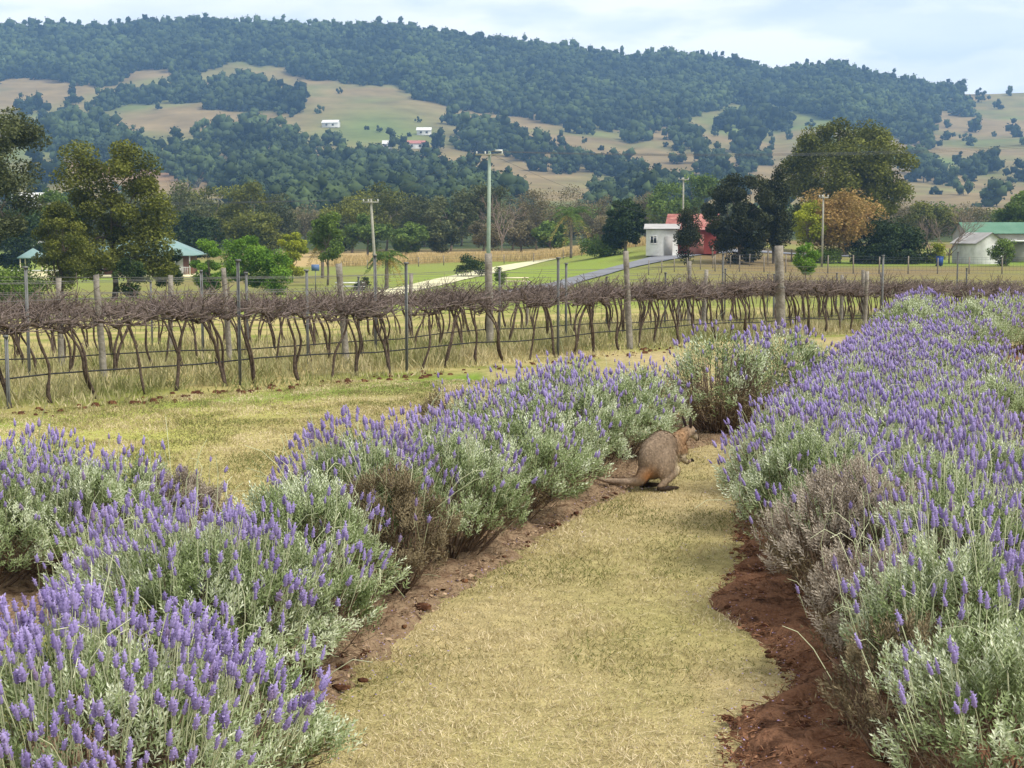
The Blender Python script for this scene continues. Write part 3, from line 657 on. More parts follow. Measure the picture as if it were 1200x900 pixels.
# teal roofed homestead with a verandah
p = gu(172, 172)
h_ = empty('house', p, 0.05, 'low brick house with teal hip roof and white verandah posts behind the twin crowned tree', 'house')
V, Q = box((0, 1.5, 1.3), (10.6, 6.0, 2.6)); G().add(V, Q).build('wall', m_brick, h_)
hip(h_, 13.0, 9.5, 2.65, 4.75, m_teal, 5.0)
V, Q = box((0, -.6, 0.14), (12.6, 8.4, 0.28)); G().add(V, Q).build('verandah_deck', m_cream, h_)
for k in range(8):
    V, Q = box((-5.9 + k * 1.69, -4.4, 1.41), (0.14, 0.14, 2.26)); G().add(V, Q).build('verandah_post', m_white, h_)
for x0 in (-3.6, -0.6, 2.6): window(h_, x0, -1.53, 1.5, 1.3, 1.3)
g = G(); V, Q = box((4.2, -1.53, 1.2), (0.9, 0.08, 2.0)); g.add(V, Q); g.build('door', m_white, h_)
g = G()
for x0 in np.arange(2.6, 5.9, 0.22): V, Q = box((x0, -4.4, .72), (0.05, 0.05, 0.9)); g.add(V, Q)
V, Q = box((4.25, -4.4, 1.2), (3.4, 0.07, 0.07)); g.add(V, Q); g.build('verandah_railing', m_white, h_)
# small pavilion at the left edge
p = gu(40, 165); pv = empty('pavilion', p, 0.1, 'small garden pavilion with teal pyramid roof at the left picture edge', 'pavilion')
hip(pv, 3.0, 3.0, 2.55, 3.6, m_teal, 0.05)
for sx in (-1.2, 1.2):
    for sy in (-1.2, 1.2): V, Q = box((sx, sy, 1.22), (0.12, 0.12, 2.45)); G().add(V, Q).build('post', m_cream, pv)
p = gu(12, 158); wl_ = empty('garden_wall', p, 0.02, 'long cream garden wall below the teal pavilion', 'wall')
V, Q = box((0, 0, 0.55), (11, 0.25, 1.2)); G().add(V, Q).build('wall', m_cream, wl_); V, Q = box((0, 0, 1.2), (11.2, 0.35, 0.1)); G().add(V, Q).build('coping', m_white, wl_)
# far white shed above
p = gu(42, 300); s_ = empty('farm_shed', p, 0.1, 'white farm shed showing through the gum tree branches', 'shed'); gable(s_, 8, 6, 9.6, 11.0, m_white, m_white); window(s_, 1.5, -3.02, 7.4, 1.5, 1.2)
# red shed
p = gu(812, 158); sh = empty('red_shed', p, -0.22, 'red iron shed with rusty striped roof and white end wall', 'shed')
gable(sh, 5.2, 6.0, 2.7, 4.3, m_red, m_redroof, axis='x')
V, Q = box((0.6, -3.04, 1.1), (1.7, 0.07, 2.1)); G().add(V, Q).build('door', m_redroof, sh)
p = gu(776, 156); s2 = empty('white_shed', p, -0.12, 'white flat fronted shed joined to the red shed', 'shed')
gable(s2, 3.4, 6.0, 2.85, 3.35, m_white, m_greywall, axis='x'); V, Q = box((0.7, -3.04, 1.05), (0.85, 0.07, 2.0)); G().add(V, Q).build('door', m_greywall, s2); window(s2, -0.9, -3.02, 1.7, 0.7, 0.8)
# right side
p = gu(1196, 190); ls = empty('long_shed', p, -0.06, 'long grey shed with green roof behind the bare trees', 'shed'); gable(ls, 16.0, 8.0, 2.9, 4.3, m_greywall, m_green, axis='x')
for x0 in (-5.5, -2.4, 0.8): window(ls, x0, -4.02, 1.6, 1.2, 1.0)
p = gu(1146, 150); ct = empty('white_cottage', p, 0.25, 'small white gabled cottage with dark window beside the long shed', 'cottage'); gable(ct, 3.4, 4.5, 2.2, 3.2, m_white, m_greywall, axis='y'); window(ct, 0.7, -2.27, 1.35, 0.9, 1.1)
p = gu(1192, 156); cx = empty('white_carport', p, 0.1, 'low white carport right of the cottage', 'carport')
V, Q = box((0, 0, 2.3), (5.0, 4.0, 0.16)); G().add(V, Q).build('roof', m_white, cx)
for sx in (-2.3, 0, 2.3): V, Q = box((sx, -1.8, 1.1), (0.12, 0.12, 2.22)); G().add(V, Q).build('post', m_white, cx)
V, Q = box((0, 1.85, 1.1), (4.9, 0.1, 2.2)); G().add(V, Q).build('wall', m_greywall, cx)
# houses on the far hill
def farhouse(u, v, w, label, roofm, wallm=m_white):
    p = gp(u, v); h = empty('farmhouse', (p.x, p.y, p.z - 0.4), random.uniform(-.3, .3), label, 'farmhouse'); gable(h, w, w * .55, 3.6, 5.6, wallm, roofm, over=.4); window(h, -w * .2, -w * .275 - .03, 2.0, 1.6, 1.5); window(h, w * .2, -w * .275 - .03, 2.0, 1.6, 1.5)
farhouse(388, 149, 12, 'white farmhouse on the green slope of the far hill', m_white)
farhouse(497, 158, 10, 'white farmhouse between dark trees high on the far hill', m_white)
farhouse(487, 174, 13, 'farmhouse with red roof below the white one on the far hill', m_redroof)
farhouse(454, 174, 6, 'tiny white outbuilding left of the red roofed farmhouse', m_white)
farhouse(918, 92, 16, 'brown roofed house among trees on the ridge top', mat('brown_roof', lin(150, 120, 96), lin(130, 104, 84)))
farhouse(966, 131, 10, 'pale house at the forest edge above the spreading tree', m_white)
farhouse(712, 228, 11, 'long white roofed farm building behind the tree belt', m_white)

# ------------------------------------------------------------------ power poles and lines
m_pole = mat('green_grey_pole', lin(128, 146, 128), lin(150, 160, 144), scale=2.5); m_polew = mat('weathered_pole', lin(132, 130, 116), lin(160, 156, 140), scale=2.5); m_wire = mat('dark_wire', lin(90, 92, 96), lin(70, 72, 76)); m_steel = mat('grey_steel', lin(120, 122, 120), lin(96, 98, 98), scale=4, rough=0.55)
POLES = []
def pole(u, Y, vt, lean, label, m, r=0.15, arm=2.0):
    p = gu(u, Y); h = hgt(u, Y, vt); o = empty('power_pole', p, 0, label, 'power pole')
    V, Q, T_ = tube([(0, 0, -0.2), (lean * h * .5, 0, h * .5), (lean * h, 0, h)], [r * 1.15, r, r * 0.8], 10); G().add(V, Q, T_).build('pole', m, o, smooth=True)
    V, Q = box((lean * h, -r - .05, h - .3), (arm, 0.1, 0.12)); c = G().add(V, Q).build('cross_arm', m_polew, o)
    pts = []
    for dx in (-arm * .45, -arm * .15, arm * .45):
        V, Q, T_ = tube([(lean * h + dx, -r - .05, h - .24), (lean * h + dx, -r - .05, h - .16), (lean * h + dx, -r - .05, h - .1), (lean * h + dx, -r - .05, h - .04)], [.03, .07, .045, .06], 8); G().add(V, Q, T_).build('insulator', m_white, c)
        pts.append(Vector((p.x + lean * h + dx, p.y - r - .05, p.z + h - .03)))
    POLES.append((o, pts)); return o
P1 = pole(572, 117, 177, 0.012, 'tall green-grey power pole rising above the lawn', m_pole, 0.16, 2.3)
P2 = pole(441, 126, 233, -0.05, 'slim leaning power pole beside the small palm', m_polew, 0.13, 1.4)
P3 = pole(800, 196, 208, 0.0, 'thin distant power pole behind the red shed', m_polew, 0.13, 1.4)
P4 = pole(963, 138, 228, 0.0, 'thin pale power pole before the autumn tree', m_polew, 0.10, 0.9)
lamp = G(); V, Q = box((0.9, -.5, hgt(572, 117, 177) + .02), (0.6, 0.22, 0.12)); lamp.add(V, Q); lamp.build('lamp_head', m_white, P1)
V, Q, T_ = tube([(0.1, -.15, hgt(572, 117, 177) - .1), (.6, -.4, hgt(572, 117, 177) + .02)], .03, 5); G().add(V, Q, T_).build('lamp_arm', m_steel, P1)
def wire(name, label, a, b, sag, r, group=None, cat='power line'):
    t = np.linspace(0, 1, 30)[:, None]; P = np.array(a) * (1 - t) + np.array(b) * t; P[:, 2] -= (4 * sag * t * (1 - t))[:, 0]
    V, Q, T_ = tube(P, r, 4, False); return tag(G().add(V, Q).build(name, m_wire), label, cat, group)
E1 = [Vector((62 + i * .8, 150, 11.3 + i * .25)) for i in range(3)]
W1 = [Vector((-95, 128 + i, 5.5 + i * .5)) for i in range(3)]
for i in range(3):
    wire('power_line', 'thin power line running from the tall pole across the big spreading tree', POLES[0][1][i], E1[i], 0.8, 0.014, 'power lines right of the tall pole')
    wire('power_line', 'thin power line running from the leaning pole across the twin crowned tree', POLES[1][1][i], W1[i], 0.9, 0.012, 'power lines left of the leaning pole')
    wire('power_line', 'thin power line between the tall pole and the leaning pole', POLES[0][1][i], POLES[1][1][i], 0.3, 0.012, 'power lines between the two poles')
wire('service_line', 'thin service wire from the tall pole to the red shed', POLES[0][1][1], gu(800, 155) + Vector((0, 0, 3.6)), 0.7, 0.012)

# ------------------------------------------------------------------ paddock fences and lawn furniture
m_fpost = mat('grey_fence_post', lin(140, 130, 116), lin(108, 100, 88), scale=5)
def fence(name, label, pts, n, h, r, wires, cat='fence', net=False):
    o = empty(name, pts[0], 0, label, cat); P0 = np.array(pts[0]); P = np.array([list(q) for q in pts]) - P0; s = np.linspace(0, len(P) - 1, n)
    Q3 = np.stack([np.interp(s, np.arange(len(P)), P[:, k]) for k in range(3)], 1)
    for q in Q3:
        z = tz(q[0] + P0[0], q[1] + P0[1]) - P0[2]; q[2] = z
        V, Q, T_ = tube([(q[0], q[1], z - .2), (q[0] + random.uniform(-.03, .03), q[1], z + h * random.uniform(.92, 1.06))], [r, r * .9], 6); G().add(V, Q, T_).build('post', m_fpost, o)
    g = G()
    for w in wires:
        V, Q, T_ = tube(Q3 + np.array([0, 0, w]), 0.008, 4, False); g.add(V, Q)
    if net:
        for a, b in zip(Q3[:-1], Q3[1:]):
            for f in np.linspace(0, 1, 9): q = a + (b - a) * f; V, Q, T_ = tube([q + np.array([0, 0, .1]), q + np.array([0, 0, h * .95])], 0.005, 3, False); g.add(V, Q)
    g.build('fence_wire', m_wire, o)
    return o
fence('paddock_fence', 'post and wire fence along the dry grass behind the lawn', [gu(400, 182), gu(520, 186), gu(660, 190), gu(745, 194)], 13, 1.25, 0.07, (.5, .85, 1.15))
fence('netting_fence', 'wire netting fence in front of the pine and young tree', [gu(838, 122), gu(905, 121), gu(960, 120), gu(1030, 119)], 8, 1.5, 0.06, (.3, .6, .9, 1.2, 1.45), net=True)
fence('netting_fence', 'grey netting fence around the white cottage', [gu(1030, 119), gu(1110, 118), gu(1200, 117), gu(1260, 117)], 8, 1.4, 0.06, (.3, .6, .9, 1.2, 1.35), net=True)
fence('yard_fence', 'low grey timber yard fence behind the leaning post', [gu(835, 150), gu(900, 151), gu(955, 152)], 9, 1.3, 0.09, (.4, .8, 1.1))
fence('roadside_fence', 'wire fence on thin posts along the far side of the road', [gu(760, 118), gu(800, 122), gu(840, 130), gu(900, 138)], 9, 1.2, 0.05, (.4, .8, 1.1))
def picnic(u, Y, label, m):
    p = gu(u, Y); o = empty('picnic_table', p, 0.3, label, 'picnic table')
    V, Q = box((0, 0, .75), (2.4, 0.9, .07)); G().add(V, Q).build('tabletop', m, o)
    for sy in (-.75, .75): V, Q = box((0, sy, .45), (2.4, .3, .06)); G().add(V, Q).build('bench_seat', m, o)
    for sx in (-.85, .85):
        for sy in (-1, 1):
            V, Q, T_ = tube([(sx, sy * .7, 0), (sx, sy * .2, .74)], .05, 5); G().add(V, Q, T_).build('leg', m, o)
picnic(603, 128, 'pale picnic table behind the tall power pole', m_cream)
picnic(410, 122, 'pale picnic table left of the small palm', m_white)
T('garden_shrub', 'dark flattened shrub on the lawn left of the tall power pole', 'shrub', 552, 150, 298, 34, 'dark', 71, n=700, leaf=0.16, nclump=10, base=0.0, trunk_r=0.05)
T('garden_shrub', 'small round shrub at the foot of the tall power pole', 'shrub', 588, 124, 306, 16, 'mid', 72, n=500, leaf=0.11, nclump=8, base=0.0, trunk_r=0.04)
T('garden_shrub', 'low dark shrub at the foot of the small palm', 'shrub', 424, 122, 322, 20, 'dark', 73, n=400, leaf=0.12, nclump=8, base=0.0, trunk_r=0.04)
p = gu(370, 112); sg = empty('sign_post', p, 0.1, 'small blue-grey sign on a post by the bright shrubs', 'sign')
V, Q, T_ = tube([(0, 0, -.1), (0, 0, 2.3)], .04, 6); G().add(V, Q, T_).build('post', m_steel, sg); V, Q = box((0, -.06, 2.1), (.62, .03, .5)); G().add(V, Q).build('sign_panel', mat('blue_grey_sign', lin(96, 116, 150), lin(86, 104, 136)), sg)
p = gu(1101, 140); wb = empty('wheelie_bin', p, 0.2, 'blue wheelie bin beside the shrub near the long shed', 'bin')
g = G(); V = np.array([(-.26, -.28, .08), (.26, -.28, .08), (.26, .28, .08), (-.26, .28, .08), (-.33, -.36, 1.15), (.33, -.36, 1.15), (.33, .36, 1.15), (-.33, .36, 1.15)]); g.add(V, BOXQ); g.build('body', mat('blue_plastic', lin(40, 74, 140), lin(36, 66, 126), rough=.5), wb)
V, Q = box((0, .02, 1.2), (.7, .8, .07)); G().add(V, Q).build('lid', MATS['blue_plastic'], wb)
for sx in (-.3, .3): V, Q, T_ = tube([(sx - .04, .3, .12), (sx + .04, .3, .12)], .12, 10); G().add(V, Q, T_).build('wheel', m_dark, wb)
wb.scale = (.8, .8, .8)
# tall dry grass strip behind the lawn
rng = np.random.default_rng(31); n = 16000
u = rng.uniform(385, 790, n); Y = rng.uniform(194, 214, n); x = (u - 600) / F * Y; P = np.stack([x, Y, terrain(x, Y)], 1)
V, Q = leaves(P, np.array([0, 0, 1]) + rng.normal(size=(n, 3)) * 0.22, rng.uniform(.7, 1.3, n), 0.10, rng)
tag(G().add(V, Q).build('dry_grass', mat('dry_grass', lin(168, 146, 98), lin(206, 182, 128), mode='island', transl=.2)), 'tall tan dry grass behind the lawn', None, kind='stuff')
# ------------------------------------------------------------------ vineyard
m_vine = mat('vine_bark', lin(58, 49, 43), lin(104, 90, 78), scale=14, rough=0.95, spec=0.05, bump=0.5); m_cane = mat('vine_cane', lin(72, 62, 57), lin(138, 123, 115), mode='island', rough=0.9, spec=0.1)
m_timber = mat('grey_timber', lin(150, 143, 130), lin(100, 94, 84), scale=5, rough=0.95, bump=0.5); m_picket = mat('steel_picket', lin(112, 113, 110), lin(84, 84, 82), scale=6, rough=0.6, spec=0.4)
m_twire = mat('trellis_steel', lin(120, 118, 114), lin(96, 94, 90), rough=0.5); m_drip = mat('black_hose', (0.02, 0.02, 0.022), (0.03, 0.03, 0.03), rough=0.6)
def vine_proto(seed):
    rng = np.random.default_rng(seed); root = empty('grapevine', (0, 0, 0), 0, None, 'grapevine')
    lean = rng.uniform(-0.38, -0.12); h = rng.uniform(.94, 1.02)
    n = 12; t = np.linspace(0, 1, n)
    P = np.stack([lean * t ** 1.2 + .03 * np.sin(t * rng.uniform(5, 9) + rng.uniform(0, 6)), .03 * np.sin(t * rng.uniform(4, 8) + rng.uniform(0, 6)), -.05 + (h + .05) * t], 1)
    V, Q, T_ = tube(P, (.023 - .007 * t) * rng.uniform(.8, 1.2) * (1 + .22 * rng.normal(size=n) * .6), 7); g = G().add(V, Q, T_)
    if rng.random() < .45:
        P2 = P.copy(); P2[:, 0] += .12 * t * rng.choice([-1, 1]) + .02; P2[:, 1] += .03 * np.sin(t * 7); V, Q, T_ = tube(P2, (.024 - .01 * t), 6); g.add(V, Q, T_)
    g.build('trunk', m_vine, root, smooth=True)
    g = G(); top = P[-1]; arms = []
    for s in (-1, 1):
        m = 10; q = np.linspace(0, 1, m); A = np.stack([top[0] + s * q * rng.uniform(.42, .56), top[1] + .03 * np.sin(q * 8 + s), top[2] + .05 * np.sin(q * 6 + seed) + .015 * rng.normal(size=m)], 1)
        V, Q, T_ = tube(A, (.024 - .009 * q) * (1 + .2 * rng.normal(size=m) * .7), 6); g.add(V, Q, T_); arms.append(A)
    g.build('cordon', m_vine, root, smooth=True)
    g = G(); A = np.concatenate(arms)
    for k in range(78):
        a = A[rng.integers(0, len(A))] + rng.normal(size=3) * .015; d = norm(np.array([rng.normal() * .75, rng.normal() * .35, abs(rng.normal()) * .62 + .02])); L = rng.uniform(.12, .46); m = 6
        q = np.linspace(0, 1, m)[:, None]; C = a + d * L * q + np.array([rng.normal() * .12, rng.normal() * .08, rng.uniform(-.10, .06)]) * q ** 2 + rng.normal(size=(m, 3)) * .008
        V, Q, T_ = tube(C, np.linspace(.0075, .0035, m) * rng.uniform(.7, 1.3), 4, False); g.add(V, Q)
        if rng.random() < .6:
            b = C[3]; d2 = norm(d + rng.normal(size=3) * .8); V, Q, T_ = tube([b, b + d2 * .07 + np.array([0, 0, .01]), b + d2 * .15], [.005, .004, .003], 4, False); g.add(V, Q)
    for k in range(5):      # hanging tendrils
        a = A[rng.integers(0, len(A))]; V, Q, T_ = tube([a, a + np.array([rng.normal() * .05, rng.normal() * .03, -.12]), a + np.array([rng.normal() * .1, rng.normal() * .05, -.28 * rng.random() - .1])], [.005, .004, .003], 4, False); g.add(V, Q)
    g.build('canes', m_cane, root)
    return root
ORD = ['first', 'second', 'third', 'fourth', 'fifth', 'sixth', 'seventh', 'eighth', 'ninth', 'tenth', 'eleventh', 'twelfth', 'thirteenth', 'fourteenth', 'fifteenth', 'sixteenth', 'seventeenth', 'eighteenth', 'nineteenth', 'twentieth']
protos = [vine_proto(300 + i) for i in range(12)]
rowang = math.atan2(ROW_D[1], ROW_D[0]); used = [False] * 12; vi = 0
ROWN = ['front', 'second', 'third', 'fourth', 'fifth', 'sixth']
NR, SP = 5, 2.8
random.seed(21)
def rowpt(k, s, off=0.0):
    q = ROW_P + ROW_N * (SP * k) + ROW_D * s + ROW_N * off; return Vector((q[0], q[1], tz(q[0], q[1])))
m_post_me = {}
def steel_post(p, h, label, group=None):
    o = empty('trellis_post', p, random.uniform(0, 3), label, 'post', group); g = G()
    for a in (0, 2.09, 4.19):
        V, Q = box((.014, 0, h / 2 - .15), (.028, .006, h + .3)); ca, sa = math.cos(a), math.sin(a); g.add(V @ np.array([[ca, sa, 0], [-sa, ca, 0], [0, 0, 1]]), Q)
    g.build('picket', m_picket, o)
    g = G(); V, Q = box((0, 0, h + .01), (.06, .06, .03)); g.add(V, Q); g.build('post_cap', m_picket, o); return o
def timber_post(p, h, r, lean, label, group=None):
    o = empty('trellis_post', p, 0, label, 'post', group); n = 9; t = np.linspace(0, 1, n); rr = r * (1.08 - .16 * t) * (1 + .05 * np.array([random.gauss(0, 1) for _ in t]))
    V, Q, T_ = tube(np.stack([lean * h * t, .01 * np.sin(t * 6), -.2 + (h + .2) * t], 1), rr, 11); V = V + np.random.default_rng(int(abs(p.x) * 100)).normal(size=V.shape) * r * .05
    G().add(V, Q, T_).build('timber', m_timber, o, smooth=False)
    V, Q, T_ = tube([(lean * h * .55 + r * 1.02 * math.cos(a), r * 1.02 * math.sin(a), h * .55 + .01 * math.sin(a * 2)) for a in np.linspace(0, 6.28, 14)], .006, 4, False); G().add(V, Q).build('wire_tie', m_twire, o); return o
for k in range(NR):
    s0, s1 = {0: (-2.0, 38.0)}.get(k, (-1.5 + 1.5 * k, 46 - 1.2 * k))
    s = s0; i = 0
    while s < s1:
        p = rowpt(k, s + random.uniform(-.12, .12)); uu, vv = proj(p.x, p.y, p.z + 1.0)
        if -60 < uu < 1260:
            j = vi % 12; vi += 1
            lab = f'bare gnarled grapevine in the {ROWN[k]} vineyard row'
            grp = f'grapevines in the {ROWN[k]} row'
            sc = random.uniform(.94, 1.06); flip = 0.0 if random.random() < .72 else math.pi
            if not used[j]: o = protos[j]; used[j] = True; o.location = p; o.rotation_euler = (0, 0, rowang + flip); o.scale = (1, 1, sc); tag(o, lab, 'grapevine', grp)
            else: o = copy_tree(protos[j], p, rowang + flip, (1, 1, sc), lab, grp)
            if k == 0 and i < 20: o['label'] = f'bare grapevine in the front row, {ORD[i]} counting from the left picture edge'
            i += 1
        s += 0.66 if k < 2 else 0.92
    # wires and drip hose follow the ground
    ss = np.linspace(s0 - 3, s1 + 1, 40)
    for nm, zz, r, m_, lab, cat in (('trellis_wire', 1.0, .004, m_twire, 'cordon wire', 'wire'), ('trellis_wire', 1.32, .003, m_twire, 'upper foliage wire', 'wire'), ('trellis_wire', 1.55, .003, m_twire, 'topmost wire', 'wire'), ('drip_hose', .36, .011, m_drip, 'black drip hose', 'hose')):
        if nm == 'drip_hose' and k > 1: continue
        P = np.array([list(rowpt(k, q, .03) + Vector((0, 0, zz + (.02 * math.sin(q * 1.7 + k) if nm == 'drip_hose' else 0)))) for q in ss]); V, Q, T_ = tube(P, r, 5, False)
        tag(G().add(V, Q).build(nm, m_), f'{lab} strung along the {ROWN[k]} vineyard row', cat)
def row_s(k, u):
    a, b = -5.0, 60.0
    for _ in range(50):
        m = (a + b) / 2; p = rowpt(k, m)
        if proj(p.x, p.y, p.z)[0] < u: a = m
        else: b = m
    return a
def post_at(k, u, kind, vt, label, r=.06, lean=0.0, group=None, off=-.06):
    p = rowpt(k, row_s(k, u), off); h = ray_v(vt, p.y) - p.z
    return steel_post(p, h, label, group) if kind == 's' else timber_post(p, h, r, lean, label, group)
post_at(0, 5, 's', 395, 'short steel post at the left picture edge in the front vineyard row', off=-.1)
post_at(0, 279, 's', 306, 'dark steel post standing before the bright shrubs in the vineyard')
post_at(0, 474, 's', 309, 'grey steel post right of the small palm in the front vineyard row')
post_at(0, 651, 's', 303, 'dark capped steel post in front of the end of the grey road')
post_at(0, 736, 't', 294, 'weathered leaning timber post with a sunlit side near the road', .055, -.06)
post_at(0, 913, 't', 288, 'thickest grey timber end post of the vineyard, behind the lavender', .105, -.05)
post_at(1, 572, 't', 297, 'thick grey timber post at the foot of the tall power pole', .075, -.02)
post_at(1, 404, 't', 309, 'pale leaning timber post left of the small palm', .06, -.07)
post_at(1, 268, 't', 314, 'white weathered timber post before the low bright shrub', .045, -.05)
post_at(1, 120, 't', 322, 'pale timber post below the teal roofed house', .05, -.05)
post_at(2, 70, 't', 326, 'slim grey timber post left of the pale one below the house', .05, 0)
post_at(1, 32, 's', 314, 'steel post before the green hedge at the left of the vineyard')
post_at(1, 438, 's', 300, 'steel post beside the base of the leaning power pole')
post_at(2, 236, 's', 318, 'steel post left of the white weathered timber post')
post_at(2, 805, 't', 306, 'thin timber post before the roadside grass right of the leaning post', .05, 0)
post_at(2, 844, 's', 298, 'thin steel post left of the thickest timber post')
post_at(0, 1010, 't', 318, 'short pale timber stake right of the thickest post', .05, .02)
post_at(0, 1030, 's', 300, 'steel stake beside the short pale timber stake')
post_at(1, 1118, 's', 296, 'steel post before the white cottage fence')
post_at(1, 983, 't', 322, 'low timber stake between the thick post and the steel stake', .05, 0)
random.seed(5)
for k in range(1, NR):
    for s in np.arange(6 + k, 42 - k, 6.6):
        p = rowpt(k, s + random.uniform(-.8, .8), -.05)
        if not -20 < proj(p.x, p.y, p.z)[0] < 1220: continue
        if (int(s) + k) % 3: steel_post(p, random.uniform(1.5, 1.72), 'thin steel trellis post among the rear vineyard rows', 'steel posts in the rear vineyard rows')
        else: timber_post(p, random.uniform(1.45, 1.7), .05, random.uniform(-.05, .05), 'grey timber trellis post among the rear vineyard rows', 'timber posts in the rear vineyard rows')
# long straw grass under the vines
rng = np.random.default_rng(41); n = 140000
s = rng.uniform(-4, 46, n); o = rng.uniform(-1.2, 16, n) * rng.uniform(0.2, 1, n); q = ROW_P[None] + ROW_D[None] * s[:, None] + ROW_N[None] * o[:, None]
x, y = q[:, 0], q[:, 1]; dens = fbm(x / .7, y / .7, 3); kp = rng.random(n) < np.clip(.55 + 1.5 * dens, .06, 1); x, y, o, dens = x[kp], y[kp], o[kp], dens[kp]; n = len(x)
P = np.stack([x, y, terrain(x, y) - .01], 1); L = np.clip(rng.uniform(.08, .30, n) * (1 + 1.4 * dens) * np.where(o < 0, .5, 1), .04, .5)
V, Q = leaves(P, np.array([0, 0, 1]) + rng.normal(size=(n, 3)) * .42, L, .011 + .0004 * y, rng)
hue = np.clip(.5 + 1.3 * fbm(x / 1.6 + 7, y / 1.6, 3) + rng.normal(size=n) * .18, 0, 1)
tag(G().add(V, Q, tint=np.repeat(hue, 4)).build('straw_grass', mat('straw_grass', lin(110, 118, 60), lin(196, 181, 140), mode='tint', transl=.2), tint=True), 'long straw and green grass under the vineyard rows', None, kind='stuff')
# turned soil and cut clods along the vineyard edge
m_soil = mat('red_soil', lin(98, 64, 46), lin(74, 50, 38), scale=9, rough=1.0, spec=.02, bump=.8, bscale=40, c3=lin(134, 96, 66))
g = G(); rng = np.random.default_rng(43)
for k in range(200):
    s = rng.choice([rng.uniform(-3, 1.5), rng.uniform(1.5, 6), rng.uniform(6, 14)]); q = ROW_P + ROW_D * s + ROW_N * (-.75 + rng.normal() * .22); r = rng.uniform(.015, .06)
    th = rng.uniform(0, 6.28); b = np.array([[math.cos(a) * rng.uniform(.7, 1.2), math.sin(a) * rng.uniform(.7, 1.2), 0] for a in np.arange(6) * 1.047]); V = np.concatenate([b * r * 1.25 - [0, 0, .01], b * r * .7 + [0, 0, r * rng.uniform(.4, .8)], [[0, 0, r * .7]]]) + np.array([q[0], q[1], tz(q[0], q[1])])
    i = np.arange(6); j = (i + 1) % 6; g.add(V, np.stack([i, j, j + 6, i + 6], -1), np.stack([i + 6, j + 6, np.full(6, 12)], -1))
tag(g.build('soil_rubble', m_soil), 'dark red clods of turned soil along the vineyard edge', None, kind='stuff')
# ------------------------------------------------------------------ lavender
m_lav = mat('lavender_leaf', lin(78, 96, 42), lin(150, 162, 114), c3=lin(226, 229, 202), mode='tint', transl=0.12, spec=0.1, rough=0.9)
m_lavd = mat('lavender_dry', lin(122, 108, 92), lin(190, 178, 160), mode='tint', transl=0.15, spec=0.05, rough=0.95)
m_lavb = mat('lavender_old_leaf', lin(88, 76, 56), lin(152, 138, 108), mode='tint', transl=0.15, spec=0.05, rough=0.95)
m_wood = mat('lavender_wood', lin(84, 68, 56), lin(134, 114, 96), scale=20, rough=0.95, spec=.05)
m_stalk = mat('lavender_stalk', lin(150, 158, 116), lin(200, 200, 164), mode='island', rough=0.9, spec=.05)
m_head = mat('lavender_bloom', lin(118, 100, 156), lin(200, 184, 226), mode='tint', rough=0.85, spec=.05, transl=0.2)
m_headf = mat('lavender_faded', lin(116, 98, 132), lin(166, 148, 176), mode='tint', rough=0.9, spec=.05)
def head_template(rng, near):
    """flower spike along +Z, unit length: whorled core plus small petals"""
    k, nr = (6, 9) if near else (5, 5)
    t = np.linspace(0, 1, nr); prof = np.sin(np.pi * np.clip(t * .86 + .12, 0, 1)) ** .6; r = .17 * prof * (1 + .22 * np.where(np.arange(nr) % 2, 1, -1) * (1 if near else .6))
    V, Q, T_ = tube(np.stack([t * 0, t * 0, t], 1), r, k)
    m = 26 if near else 9
    a = rng.uniform(0, 6.28, m); zz = rng.uniform(.05, .9, m); d = np.stack([np.cos(a), np.sin(a), rng.uniform(.1, .9, m)], 1)
    P = np.stack([np.cos(a) * .12, np.sin(a) * .12, zz], 1); pv, pq = leaves(P, d, rng.uniform(.10, .2, m), .10, rng)
    tf = 4 if near else 2; a = rng.uniform(0, 6.28, tf); tv, tq = leaves(np.tile([[0, 0, .95]], (tf, 1)), np.stack([np.cos(a) * .45, np.sin(a) * .45, np.ones(tf)], 1), .26, .13, rng)
    allV = np.concatenate([V, pv, tv]); allQ = np.concatenate([Q, pq + len(V), tq + len(V) + len(pv)])
    tint = np.concatenate([np.full(len(V), .25), np.repeat(rng.uniform(.3, 1, m), 4), np.full(len(tv), .95)])
    return allV, allQ, T_, tint
_r = np.random.default_rng(3)
HN = [head_template(_r, True) for _ in range(4)]; HF = [head_template(_r, False) for _ in range(4)]
def basis(A):
    A = norm(A); ref = np.where(np.abs(A[:, 2:3]) < .9, np.array([[0, 0, 1.0]]), np.array([[1.0, 0, 0]])); X = norm(np.cross(ref, A)); return X, np.cross(A, X), A
SPIKE_ME = []
for t_ in HN:
    g = G(); V, Q, T_, ti = t_; L = .042
    g.add(V * L + np.array([0, 0, .12]), Q, T_, mi=1, tint=ti); V, Q, T_ = tube([(0, 0, 0), (.003, 0, .06), (0, 0, .122)], .0016, 4, False); g.add(V, Q, mi=0)
    SPIKE_ME.append(g.mesh('flower_spike', [m_stalk, m_head], tint=True))
